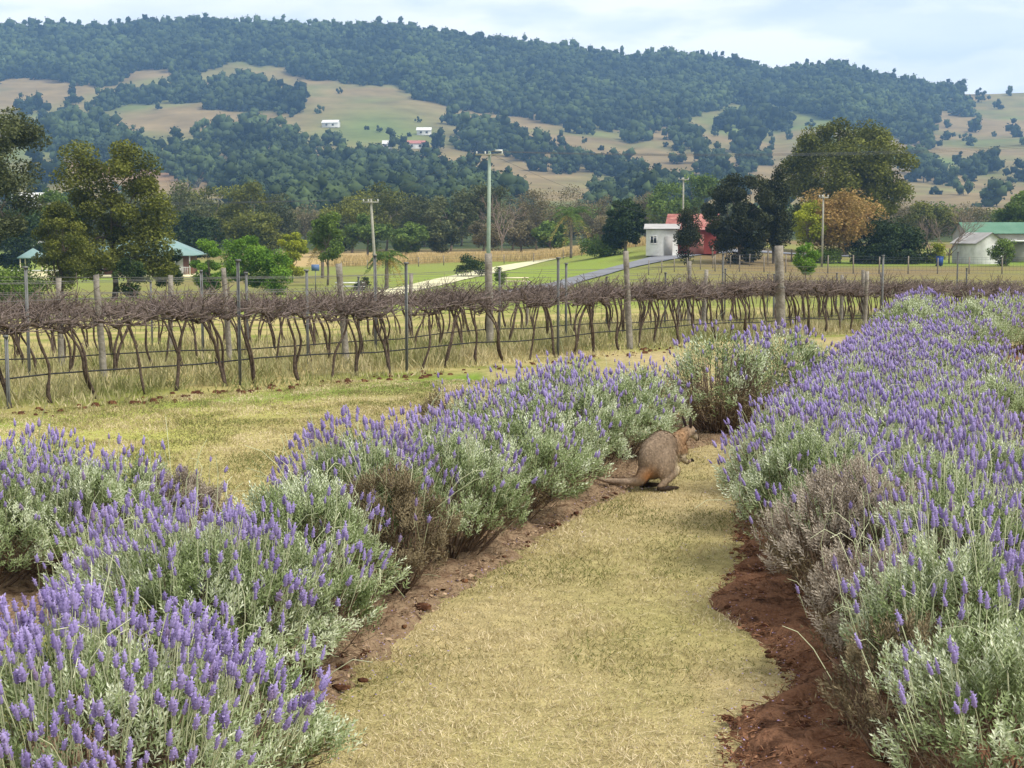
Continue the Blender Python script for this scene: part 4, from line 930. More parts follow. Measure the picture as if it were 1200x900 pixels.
def lavender(X, Y, R, H, label, group, seed, flowers=160, green=1.0, kind='green', split=0, sx=1.0, stalk=(.07, .16), top_shift=(0, 0), skirt=1.0, faded=0.12, patch=1.0):
    rng = np.random.default_rng(seed); z0 = tz(X, Y); H = H * (1 if Y < 9.5 else .94 if X > 1.6 else .89); root = empty('lavender_bush', (X, Y, z0), 0, label, 'lavender bush', group)
    near = Y < 9.5; lod = 1.0 if Y < 9.5 else (0.72 if Y < 15 else .5)
    area = (R / .6) * (R * .5 + H * .5) / .7
    ph = rng.uniform(0, 6.28, (6,)); fr = rng.integers(2, 6, 6); amp = rng.uniform(.03, .09, 6); zc = H * .46
    def lump(E):
        a = np.arctan2(E[:, 1], E[:, 0]); s = 1.0
        for i in range(6): s = s + amp[i] * np.sin(fr[i] * a + ph[i] + E[:, 2] * (2 + i)) * (1 - .5 * np.abs(E[:, 2]))
        return s + .16 * vnoise(E[:, 0] * 4 + seed, E[:, 1] * 4 + E[:, 2] * 3)
    def dome(E, f=1.0):
        s = lump(E)[:, None] * f; P = E * s * np.array([R * sx, R, 1.0]); up = P[:, 2] > 0
        zz = np.where(up, zc + P[:, 2] * (H - zc), zc + P[:, 2] * zc * .85); q = np.clip(zz / H, 0, 1)[:, None]
        return np.concatenate([P[:, :2] * (.78 + .22 * np.sin(np.pi * np.clip(q * .75 + .2, 0, 1))) + q * np.array(top_shift), zz[:, None]], 1)
    # ---- leafy shoots
    def shoots(n, lo, f0, f1, m, ll, lw, zlen, upw):
        nt = max(8, n // 10); Et = norm(rng.normal(size=(nt * 3, 3))); Et = Et[Et[:, 2] > lo][:nt]; nt = len(Et); ft = rng.uniform(-.13, .03, nt); tt = rng.normal(size=nt) * .2
        ti_ = rng.integers(0, nt, n); E = norm(Et[ti_] + rng.normal(size=(n, 3)) * .085)
        Tp = dome(E, (1 - rng.uniform(0, 1, n) ** 2 * (f1 - f0) * .7 + (f1 - 1) + ft[ti_])[:, None])
        A = norm(E * .75 + np.array([0, 0, upw]) + rng.normal(size=(n, 3)) * .22)
        s = np.linspace(0, 1, m); B = Tp[:, None] - A[:, None] * (s * zlen)[None, :, None]
        X_, Y_, _ = basis(A); an = rng.uniform(0, 6.28, n)[:, None] + np.arange(m)[None] * 2.4
        rad = np.cos(an)[..., None] * X_[:, None] + np.sin(an)[..., None] * Y_[:, None]
        D = A[:, None] * (.85 - .25 * s)[None, :, None] + rad * (.45 + .45 * s)[None, :, None]
        side = np.cross(A[:, None], rad)
        V, Q = leaves(B.reshape(-1, 3), D.reshape(-1, 3), np.tile(ll * (.5 + .5 * s), n) * rng.uniform(.8, 1.2, n * m), lw, rng, norm(side.reshape(-1, 3)))
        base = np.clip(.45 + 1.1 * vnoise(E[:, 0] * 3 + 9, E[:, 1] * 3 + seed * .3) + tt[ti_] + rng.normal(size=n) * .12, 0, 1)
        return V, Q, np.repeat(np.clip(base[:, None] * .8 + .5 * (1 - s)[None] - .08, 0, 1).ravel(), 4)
    nS = int(1500 * area * lod * green); m = 15 if near else (12 if Y < 15 else 9); k = 1.0 if near else (1.25 if Y < 15 else 1.6)
    g = G(); mt = {'green': m_lav, 'dry': m_lavd, 'brown': m_lavb}[kind]
    V, Q, ti = shoots(nS, -.22, .80, 1.05, m, .038 * k, .0075 * k, .085 * k, .75); g.add(V, Q, tint=ti)
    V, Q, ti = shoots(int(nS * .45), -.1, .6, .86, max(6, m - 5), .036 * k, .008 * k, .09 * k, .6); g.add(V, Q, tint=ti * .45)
    g.build('foliage', mt, root, tint=True)
    # ---- woody skirt
    g = G(); nb = int((70 if near else 42) * area * (1 + .5 * max(0, skirt - 1)))
    for i in range(nb):
        a = rng.uniform(0, 6.28); el = rng.uniform(-.25, .9); E = np.array([[math.cos(a) * math.cos(el), math.sin(a) * math.cos(el), math.sin(el)]]); e = dome(E, rng.uniform(.72, .98))[0]
        b = np.array([math.cos(a + rng.normal() * .6) * R * .22 * rng.random(), math.sin(a + rng.normal() * .6) * R * .22 * rng.random(), -.03]); mid = (b + e) / 2 + np.array([e[0] * .22, e[1] * .22, -.10 * H]) * rng.uniform(.2, 1) + rng.normal(size=3) * .02
        q = np.linspace(0, 1, 6)[:, None]; P = b * (1 - q) ** 2 + 2 * mid * q * (1 - q) + e * q ** 2 + rng.normal(size=(6, 3)) * .006; V, Q, T_ = tube(P, np.linspace(.0075, .002, 6) * rng.uniform(.6, 1.4), 4, False); g.add(V, Q, mi=0)
        for _ in range(2):
            c = P[rng.integers(2, 5)]; d = norm(e - b + rng.normal(size=3) * .4 * R); V, Q, T_ = tube([c, c + d * .06 + rng.normal(size=3) * .01, c + d * rng.uniform(.1, .2)], [.003, .002, .0012], 3, False); g.add(V, Q, mi=0)
    for i in range(int((34 if near else 12) * area)):
        e_ = norm(rng.normal(size=(1, 3)) + np.array([[0, 0, .9]])); c = dome(e_, .95)[0]; d = norm(e_[0] * .6 + np.array([0, 0, 1.0]) + rng.normal(size=3) * .25); L = rng.uniform(.10, .26); b = rng.normal(size=3) * .05; V, Q, T_ = tube([c - d * .05, c + d * L * .5 + b * .3, c + d * L * .85 + b, c + d * L + b * 1.9 - np.array([0, 0, .02])], [.0022, .002, .0018, .0014], 4, False); g.add(V, Q, mi=2)
    nsk = int(330 * area * lod * skirt)
    E = norm(rng.normal(size=(nsk * 4, 3)) * np.array([1, 1, .45])); E = E[(E[:, 2] < .12) & (E[:, 2] > -.85)][:nsk]; nsk = len(E)
    if nsk:
        Tp = dome(E, rng.uniform(.62, .98, (nsk, 1))); A = norm(E * .6 + np.array([0, 0, .8]) + rng.normal(size=(nsk, 3)) * .35); mm = 6; s = np.linspace(0, 1, mm)
        B = Tp[:, None] - A[:, None] * (s * .09 * k)[None, :, None]; D = A[:, None] * .7 + rng.normal(size=(nsk, mm, 3)) * .55; V, Q = leaves(B.reshape(-1, 3), D.reshape(-1, 3), .032 * k, .006 * k, rng); g.add(V, Q, mi=1, tint=np.repeat(rng.uniform(0, 1, nsk * mm), 4))
    g.build('branches', [m_wood, m_lavb, m_stalk], root, tint=True)
    # ---- flower spikes
    nf = int(flowers * area * (1.2 if near and X < 0 else 1.1 if near else .86))
    if nf:
        E = norm(rng.normal(size=(nf * 6, 3))); pn = vnoise(E[:, 0] * 2.6 + seed, E[:, 1] * 2.6 + seed * .7); E = E[(E[:, 2] > .05) & (pn * patch > rng.uniform(-.55, .3, len(E)) * 1.0)][:nf]; nf = len(E)
        Tp = dome(E, .97); A = norm(np.array([0, 0, 1.0]) + E * .35 + rng.normal(size=(nf, 3)) * .14); Ls = rng.uniform(stalk[0], stalk[1], nf) * (1 if near else .75)
        wx = np.array([X, Y, z0]); vis = -(Tp[:, 1]) + .5 * Tp[:, 2] + rng.normal(size=nf) * .25; order = np.argsort(-vis); own = set(order[:split].tolist()) if split else set()
        X_, Y_, Z_ = basis(A); g = G(); TT = HN if near else HF; col = [i for i in range(nf) if i not in own]
        hl = rng.uniform(.032, .056, nf) * (1.08 if near else 1.12 if Y < 15 else 1.25); hw = hl * rng.uniform(.95, 1.3, nf) * (1 if Y < 15 else 1.15)
        for i in col:
            V, Q, T_, ti = TT[i % 4]; tip = Tp[i] + A[i] * Ls[i]; b = Tp[i] - A[i] * .03
            W = (V[:, :1] * X_[i] + V[:, 1:2] * Y_[i]) * hw[i] + V[:, 2:] * Z_[i] * hl[i] + tip
            g.add(W, Q, T_, mi=2 if rng.random() < faded else 1, tint=np.clip(ti * .7 + rng.uniform(-.1, .3), 0, 1))
            md = (b + tip) / 2 + rng.normal(size=3) * .006; w = .0018 * (1 if near else 1.3); V, Q, T_ = tube([b, md, tip + A[i] * .003], w, 3, False); g.add(V, Q, mi=0)
        if g.n: fo = g.build('flower_spikes', [m_stalk, m_head, m_headf], root, tint=True); tag(fo, kind='stuff')
        for i in own:
            o = link('flower_spike', SPIKE_ME[i % 4], root, Tp[i] - A[i] * .03); o.rotation_mode = 'QUATERNION'; o.rotation_quaternion = Vector(A[i]).to_track_quat('Z', 'Y'); sc = (Ls[i] + .05) / .14; w = hl[i] / .042; o.scale = (w * 1.05, w * 1.05, max(.75, min(sc, 1.35)))
    return root
LG, RG, OG = 'lavender bushes in the row the wallaby browses', 'lavender bushes in the row across the path from the wallaby', 'lavender bushes in the outer row at the lawn'
LEFT = [  # X, Y, R, H, flowers, kind, extra, look
    (-1.46, 4.72, .66, .80, 520, 'green', dict(split=100, faded=.06), 'thick with purple spikes in the bottom photo corner'),
    (-1.08, 5.40, .42, .58, 40, 'green', dict(split=40, skirt=2.0, green=.7), 'low and woody with bare twigs showing beside the path'),
    (-1.48, 6.45, .60, .80, 230, 'green', dict(split=80), 'grey-green with purple patches behind the corner bush'),
    (-1.10, 6.80, .42, .72, 110, 'green', dict(split=60, skirt=1.6), 'leafy with drooping spikes at the path side'),
    (-1.88, 7.05, .46, .72, 260, 'green', dict(split=60), 'topped with dense violet spikes near the lawn corner'),
    (-1.18, 7.75, .54, .82, 36, 'green', dict(green=1.15), 'fresh green and nearly flowerless'),
    (-.76, 8.40, .44, .80, 26, 'brown', dict(skirt=2.0, green=.8), 'brownish and twiggy between green ones'),
    (-1.00, 9.0, .56, .88, 240, 'green', dict(faded=.1), 'with a purple crest against the mown lawn'),
    (-.42, 9.35, .52, .86, 90, 'green', dict(skirt=1.8), 'grey-green with a bare brown base at the soil edge'),
    (-.62, 10.4, .58, .90, 250, 'green', dict(), 'with scattered purple spikes halfway up the row'),
    (-.02, 10.5, .56, .90, 110, 'green', dict(skirt=1.6), 'green-sided, halfway up the row at the path'),
    (.22, 11.4, .54, .90, 120, 'green', dict(skirt=1.4), 'grey-green left of the wallaby tail'),
    (-.25, 11.7, .55, .90, 250, 'green', dict(), 'purple-topped behind the grey-green one by the tail'),
    (-.50, 12.7, .42, .92, 30, 'brown', dict(green=.7), 'brown and thinly leaved at the lawn edge'),
    (.60, 12.5, .52, .94, 150, 'green', dict(), 'tall and grey-green right behind the wallaby'),
    (.12, 12.9, .60, .95, 270, 'green', dict(), 'broad and purple-topped near the far end'),
    (1.06, 13.4, .50, .88, 60, 'green', dict(), 'silvery with few spikes above the wallaby back'),
    (.55, 13.9, .62, .98, 260, 'green', dict(), 'purple-flecked at the far end near the vines'),
    (1.25, 14.3, .55, .90, 160, 'green', dict(), 'small-spiked at the far end beside the brown bush'),
    (2.22, 15.2, .66, 1.20, 60, 'green', dict(skirt=4.5, green=.5), 'tall and woody one beyond the wallaby head'),
    (3.05, 16.0, .66, 1.14, 130, 'green', dict(skirt=2.0), 'tall grey-green one right of the tall woody bush'),
]
RIGHT = [
    (1.86, 5.05, .50, .74, 70, 'green', dict(split=60, stalk=(.08, .2)), 'pale green in the bottom corner beside the red soil'),
    (1.64, 5.75, .34, .62, 10, 'brown', dict(skirt=3.2, green=.35, split=8), 'nearly bare and woody over the red soil'),
    (1.95, 6.15, .50, .84, 130, 'green', dict(split=70, stalk=(.12, .28)), 'leafy with long pale flower stalks'),
    (2.55, 6.1, .45, .86, 150, 'green', dict(split=50, stalk=(.1, .24)), 'cut by the picture edge above the corner bush'),
    (1.78, 6.75, .36, .74, 10, 'dry', dict(skirt=3.0, green=.5, split=8), 'grey and leaf-bare on the path side of the long-stalked one'),
    (2.30, 7.15, .52, .88, 120, 'green', dict(split=60, stalk=(.12, .28)), 'with tall stalks and bent pale stems'),
    (2.95, 7.5, .50, .92, 190, 'green', dict(), 'purple-spiked at the picture edge'),
    (1.95, 7.90, .56, .90, 26, 'dry', dict(skirt=2.4, green=.9), 'dry grey-brown and dead looking'),
    (2.45, 8.3, .52, .90, 130, 'green', dict(faded=.15), 'half dry, purple-spiked behind the dead looking one'),
    (3.05, 8.7, .55, .92, 260, 'green', dict(), 'full of purple spikes right of the half dry one'),
    (1.98, 9.1, .54, .90, 90, 'green', dict(skirt=1.5), 'green with leaves down its path side'),
    (2.62, 9.6, .58, .92, 330, 'green', dict(), 'with a thick violet band across its top'),
    (3.30, 10.0, .56, .92, 240, 'green', dict(), 'violet and green near the picture edge'),
    (2.10, 10.4, .54, .90, 330, 'green', dict(skirt=1.3), 'violet-topped on the path side opposite the tail'),
    (2.75, 11.0, .60, .92, 300, 'green', dict(), 'violet-topped in the middle of the bed'),
    (3.50, 11.3, .58, .92, 260, 'green', dict(), 'purple-speckled by the grass gap at the edge'),
    (2.42, 11.8, .52, .88, 230, 'green', dict(skirt=1.3), 'green-sided opposite the wallaby'),
    (3.00, 12.4, .60, .90, 300, 'green', dict(), 'violet behind the green-sided one'),
    (3.85, 12.8, .62, .90, 280, 'green', dict(), 'violet with grey stalks at the outer side'),
    (2.98, 13.4, .55, .86, 260, 'green', dict(), 'with leaning violet spikes at the path bend'),
    (4.60, 13.4, .58, .88, 220, 'green', dict(), 'purple-flecked right at the picture edge halfway up'),
    (5.30, 15.5, .60, .90, 200, 'green', dict(), 'green and violet at the picture edge below the tall shrubs'),
    (3.40, 14.0, .62, .90, 130, 'green', dict(), 'with a green crown and violet flanks'),
    (4.25, 14.4, .62, .90, 280, 'green', dict(), 'dense violet beside the green crowned one'),
    (3.75, 15.3, .55, .88, 290, 'green', dict(), 'violet where the row narrows'),
    (3.95, 15.9, .62, .90, 290, 'green', dict(), 'violet ridge before the tall green shrubs'),
    (4.85, 16.3, .62, .90, 240, 'green', dict(), 'mixed green and violet below the tall green shrubs'),
    (4.45, 17.3, .54, .86, 280, 'green', dict(), 'small and violet near the brown leaf pile'),
    (4.70, 18.0, .62, .90, 300, 'green', dict(), 'broad and violet near the far end'),
    (5.65, 18.6, .62, .92, 260, 'green', dict(), 'violet under the pale green shrub'),
    (5.2, 19.8, .58, .86, 280, 'green', dict(), 'thin violet fringe at the far end'),
    (5.80, 20.8, .62, .90, 260, 'green', dict(), 'second last at the far end'),
    (6.75, 21.4, .64, .92, 200, 'green', dict(), 'grey-violet at the far outer end'),
    (6.60, 23.3, .75, 1.16, 40, 'green', dict(), 'tall pale green and flowerless before the vines'),
    (7.75, 23.8, .80, 1.12, 90, 'green', dict(), 'tall grey-green at the far picture edge'),
    (7.35, 25.6, .75, 1.10, 260, 'green', dict(), 'violet-topped behind the tall pale green one'),
    (8.85, 25.2, .75, 1.10, 160, 'green', dict(), 'furthest at the picture edge'),
]
OUT = [
    (-3.25, 8.5, .60, .80, 210, 'green', dict(), 'purple-topped and cut by the picture edge'),
    (-2.66, 8.75, .52, .74, 120, 'green', dict(skirt=1.6), 'grey-green above the bare soil gap'),
    (-3.30, 9.6, .55, .84, 250, 'green', dict(), 'purple-spiked behind the edge one'),
    (-2.62, 9.5, .45, .76, 90, 'green', dict(), 'dark-spiked before the mown lawn'),
    (-2.20, 9.25, .34, .66, 14, 'dry', dict(skirt=1.6), 'small dry grey one at the row end'),
    (-3.75, 7.7, .55, .78, 120, 'green', dict(), 'half hidden at the lower picture edge'),
]
sd = 1000
for lst, gname, rowtxt in ((LEFT, LG, "in the wallaby's row"), (RIGHT, RG, 'across the path'), (OUT, OG, 'in the outer row')):
    for (X, Y, R, H, nf, kd, ex, look) in lst:
        sd += 1; lavender(X, Y, R, H, f'lavender bush {rowtxt}, {look}', gname, sd, flowers=nf, kind=kd, **ex)
# single sprig leaning over the path
sp = empty('lavender_sprig', (1.50, 8.9, .36), 0, 'lone lavender sprig leaning out over the grass path', 'lavender sprig')
g = G(); Pth = np.array([(.50, .12, -.12), (.14, 0, -.02), (.0, -.02, .06), (-.06, -.02, .17), (-.06, -.02, .26)]); V, Q, T_ = tube(Pth, [.005, .004, .0035, .003, .002], 5); g.add(V, Q, T_); g.build('stem', m_wood, sp)
rng = np.random.default_rng(8); n = 60; s = rng.uniform(.35, .85, n); i = (s * 4).astype(int); f = (s * 4 - i)[:, None]; B = Pth[i] * (1 - f) + Pth[np.minimum(i + 1, 4)] * f
V, Q = leaves(B, np.array([0, 0, .7]) + rng.normal(size=(n, 3)) * .6, .045, .008, rng); G().add(V, Q, tint=np.repeat(rng.uniform(0, 1, n), 4)).build('foliage', m_lav, sp, tint=True)
V, Q, T_, ti = HN[0]; G().add(V * .05 + Pth[4], Q, T_, tint=ti).build('flower_spike', m_headf, sp, tint=True)

# ------------------------------------------------------------------ soil beds under the rows
def bed(name, label, left, right, seed, mt=None):
    """mounded soil between two edge lines [(X, Y), ...]; dips below the turf along a ragged edge"""
    Lp, Rp = np.array(left), np.array(right); ys = np.arange(max(Lp[0, 1], Rp[0, 1]), min(Lp[-1, 1], Rp[-1, 1]), .05); k = 46; t = np.linspace(-.12, 1.12, k)
    xl, xr = np.interp(ys, Lp[:, 1], Lp[:, 0]), np.interp(ys, Rp[:, 1], Rp[:, 0]); x = xl[:, None] + (xr - xl)[:, None] * t[None]; y = np.repeat(ys[:, None], k, 1)
    w = (xr - xl)[:, None]; edge = np.minimum(t, 1 - t)[None] * w + .16 * fbm(x * 3.2 + seed, y * 3.2, 3) + .05 * fbm(x * 14, y * 14 + seed, 2)
    endf = np.minimum(ys - ys[0] + .2, ys[-1] - ys)[:, None]; edge = np.minimum(edge, endf)
    z = terrain(x.ravel(), y.ravel()).reshape(x.shape) + np.clip(edge * .45, -.05, .055) + .07 * fbm(x * 9 + seed, y * 9, 5) * np.clip(edge * 6 + .3, 0, 1)
    P = np.stack([x.ravel(), y.ravel(), z.ravel()], 1); i = np.arange(len(ys) - 1)[:, None] * k + np.arange(k - 1)[None]
    tag(G().add(P, np.stack([i, i + 1, i + k + 1, i + k], -1).reshape(-1, 4)).build(name, mt or m_soil2, smooth=True), label, None, kind='structure')
m_soil2 = mat('mulched_soil', lin(58, 40, 31), lin(126, 92, 70), scale=7, rough=1.0, spec=.02, bump=1.0, bscale=34, c3=lin(94, 64, 47))
m_soil3 = mat('dusty_mulch', lin(92, 70, 54), lin(146, 124, 98), scale=7, rough=1.0, spec=.02, bump=1.0, bscale=34, c3=lin(114, 90, 70))
L_EDGE = [(-.92, 3.6), (-.90, 5.8), (-.80, 6.9), (-.50, 8.2), (.12, 9.7), (.52, 11.0), (.98, 11.8), (1.32, 12.8), (1.75, 14.2), (2.6, 15.2), (3.5, 16.4), (3.9, 17.4)]
bed('soil_bed', 'brown mulched soil under the row of bushes by the wallaby', [(-2.2, 3.6), (-2.0, 6.5), (-1.5, 8.0), (-1.2, 9.5), (-.9, 11), (-.7, 12.5), (.0, 14), (1.2, 15.4), (2.4, 17.4)], L_EDGE, 3, m_soil3)
R_EDGE = [(.95, 3.6), (.88, 5.6), (.94, 6.15), (1.34, 6.55), (1.36, 7.2), (1.28, 7.8), (1.22, 8.4), (1.48, 9.1), (1.66, 10.4), (1.95, 11.8), (2.5, 13.4), (3.2, 15.4), (4.2, 18), (5.0, 20.5), (6.2, 23), (7.4, 26.5)]
bed('soil_bed', 'red-brown soil under the row across the path', R_EDGE, [(2.9, 3.6), (3.2, 6), (3.45, 8.5), (3.9, 10.5), (4.6, 12.8), (5.2, 15), (6.2, 18), (7.4, 21.4), (9.8, 26.5)], 11)
bed('soil_bed', 'brown soil under the outer row by the lawn', [(-4.6, 7.0), (-4.2, 10.4)], [(-2.9, 7.0), (-2.2, 8.2), (-1.9, 9.0), (-2.2, 10.4)], 23, m_soil3)
def litter(name, label, edge, dirx, width, n, seed, mt, ymin=4.5, ymax=15):
    rng = np.random.default_rng(seed); E = np.array(edge); y = ymin + (ymax - ymin) * rng.uniform(0, 1, n) ** 1.3; x = np.interp(y, E[:, 1], E[:, 0]) + dirx * (rng.uniform(-.05, 1, n)) * width
    P = np.stack([x, y, terrain(x, y) + .045 + rng.uniform(-.015, .02, n)], 1); D = rng.normal(size=(n, 3)); D[:, 2] *= .22; g = G(); D = norm(D)
    for i in range(n):
        L = rng.uniform(.015, .075) * (1.6 if rng.random() < .08 else 1); r = rng.uniform(.0009, .0026); V, Q, T_ = tube([P[i] - D[i] * L * .5, P[i] + [0, 0, .004], P[i] + D[i] * L * .5], [r, r * 1.2, r * .7], 4); g.add(V, Q, T_)
    V, Q = cards(np.concatenate([P, P + rng.normal(size=(n, 3)) * [.05, .05, .004]]) - [0, 0, .008], rng.uniform(.004, .016, n * 2) * np.where(rng.random(n * 2) < .08, 2.2, 1), rng, flat=2.0); g.add(V, Q)
    tag(g.build(name, mt), label, None, kind='stuff')
m_lit = mat('mulch', lin(92, 68, 52), lin(184, 158, 128), mode='island', rough=1.0, spec=.02); m_litr = mat('bark_chips', lin(74, 44, 32), lin(150, 112, 84), mode='island', rough=1.0, spec=.02)
litter('mulch_litter', 'twiggy mulch scattered along the soil edge below the wallaby', L_EDGE, -1, .5, 3600, 61, m_lit); litter('mulch_litter', 'dark twiggy mulch and bark on the red soil edge', R_EDGE, 1, .55, 3600, 62, m_litr)
rng = np.random.default_rng(77)
def clods(label, E, dirx, n, seed, spots=()):
    rng = np.random.default_rng(seed); g = G(); E = np.array(E)
    for q in range(n):
        y = 5 + 9 * rng.random() ** 1.2; x = np.interp(y, E[:, 1], E[:, 0]) + dirx * rng.uniform(-.04, .45); r = .005 + .020 * rng.random() ** 3
        if q < len(spots): x, y, r = spots[q]
        th = np.arange(7) * .8976; rr = r * rng.uniform(.55, 1.35, 7); hs = rng.uniform(.25, .6); z = tz(x, y) + .034
        V = np.concatenate([np.stack([np.cos(th) * rr * 1.2, np.sin(th) * rr, th * 0 - r * .4], 1), np.stack([np.cos(th) * rr * 1.3, np.sin(th) * rr * 1.1, th * 0 + r * hs * .35], 1), np.stack([np.cos(th) * rr * .7, np.sin(th) * rr * .6, th * 0 + r * hs], 1), [[0, 0, r * hs * 1.05]]]) + np.array([x, y, z])
        i = np.arange(7); j = (i + 1) % 7; g.add(V, np.concatenate([np.stack([i, j, j + 7, i + 7], -1), np.stack([i + 7, j + 7, j + 14, i + 14], -1)]), np.stack([i + 14, j + 14, np.full(7, 21)], -1))
    tag(g.build('soil_rubble', m_soil), label, None, kind='stuff')
clods('red-brown clods along the soil edge below the wallaby', L_EDGE, -1, 260, 71, [(-.52, 8.05, .04), (-.82, 6.6, .03), (-.72, 6.7, .02)])
clods('dark red clods on the soil across the path', R_EDGE, 1, 420, 72, [(1.30, 8.1, .045)])

# ------------------------------------------------------------------ short grass of the path and lawn
m_grass = mat('turf_blades', lin(98, 110, 54), lin(174, 159, 114), c3=lin(220, 204, 168), mode='tint', transl=.25, rough=.9, spec=.05)
def blades(n, xa, xb, ya, yb, seed, test, L0, W0, pw):
    rng = np.random.default_rng(seed); y = ya + (yb - ya) * rng.uniform(0, 1, n) ** pw; x = rng.uniform(xa, xb, n) ; kp = test(x, y); x, y = x[kp], y[kp]; n = len(x)
    P = np.stack([x, y, terrain(x, y) - .004], 1); D = rng.normal(size=(n, 3)) * np.array([.75, .75, .1]) + np.array([0, 0, .75]); L = L0 * rng.uniform(.5, 1.4, n) * np.clip(1 + 1.1 * fbm(x * 2.4, y * 2.4, 3), .4, 2.2); W = W0 * (.7 + y / 14.0)
    hue = np.clip(.60 - .74 * np.clip((-x - 1.2) / 1.5, 0, .42) + 1.35 * fbm(x / .4 + 3, y / .6, 5) + .5 * fbm(x / 3, y / 3 + 8, 2) + rng.normal(size=n) * .2, 0, 1)
    V, Q = leaves(P, D, L, W, rng); return V, Q, np.repeat(hue, 4)
LE, RE = np.array(L_EDGE), np.array(R_EDGE)
EDG = lambda x: np.random.default_rng(len(x)).exponential(.11, len(x))
on_path = lambda x, y: (x > np.interp(y, LE[:, 1], LE[:, 0]) - EDG(x) + .1 * fbm(x * 6, y * 6, 2)) & (x < np.interp(y, RE[:, 1], RE[:, 0]) + EDG(y) + .1 * fbm(x * 6, y * 6, 2)) & (np.abs(x) < .4 * y)
LL = np.array([(-1.9, 6), (-1.9, 7.4), (-1.35, 8.2), (-1.1, 9.5), (-.9, 11), (-.6, 13), (.2, 15), (2, 17.5)])
on_lawn = lambda x, y: (x < np.interp(y, LL[:, 1], LL[:, 0])) & (np.abs(x) < .42 * y + .3) & (((x - ROW_P[0]) * ROW_N[0] + (y - ROW_P[1]) * ROW_N[1]) < -.5)
g = G()
V, Q, ti = blades(150000, -1.0, 3.6, 5.0, 17, 81, on_path, .030, .0042, 1.5); g.add(V, Q, tint=ti)
V, Q, ti = blades(240000, -8.0, 2.0, 8.8, 21, 82, on_lawn, .034, .0052, 1.1); g.add(V, Q, tint=ti)
rng = np.random.default_rng(84); n = 9000; y = 5 + 11 * rng.uniform(0, 1, n) ** 1.6; x = rng.uniform(-1, 3, n); kp = on_path(x, y); x, y = x[kp], y[kp]; n = len(x)
D = rng.normal(size=(n, 3)) * np.array([1, 1, .12]); V, Q = leaves(np.stack([x, y, terrain(x, y) + .016], 1), D, rng.uniform(.03, .09, n), .0045, rng, norm(np.cross(D, [[0, 0, 1.0]]))); g.add(V, Q, tint=np.repeat(rng.choice([.3, .55, 1, 1], n), 4))
tag(g.build('grass', m_grass, tint=True), 'short dry mown grass of the path and lawn', None, kind='stuff')

rng = np.random.default_rng(91); n = 2600; y = 5 + 9 * rng.random(n) ** 1.3; L_ = rng.random(n) < .5; e = rng.normal(size=n) * .22
x = np.where(L_, np.interp(y, LE[:, 1], LE[:, 0]) - .05 + e, np.interp(y, RE[:, 1], RE[:, 0]) + .1 + e); P = np.stack([x, y, terrain(x, y) + np.where(np.abs(e) < .5, .055, .03)], 1)
V, Q = cards(P, rng.uniform(.004, .009, n), rng, flat=2.5); tag(G().add(V, Q, tint=np.repeat(rng.random(n), 4)).build('fallen_petals', m_headf, tint=True), 'faded petals fallen along the soil edges', None, kind='stuff')

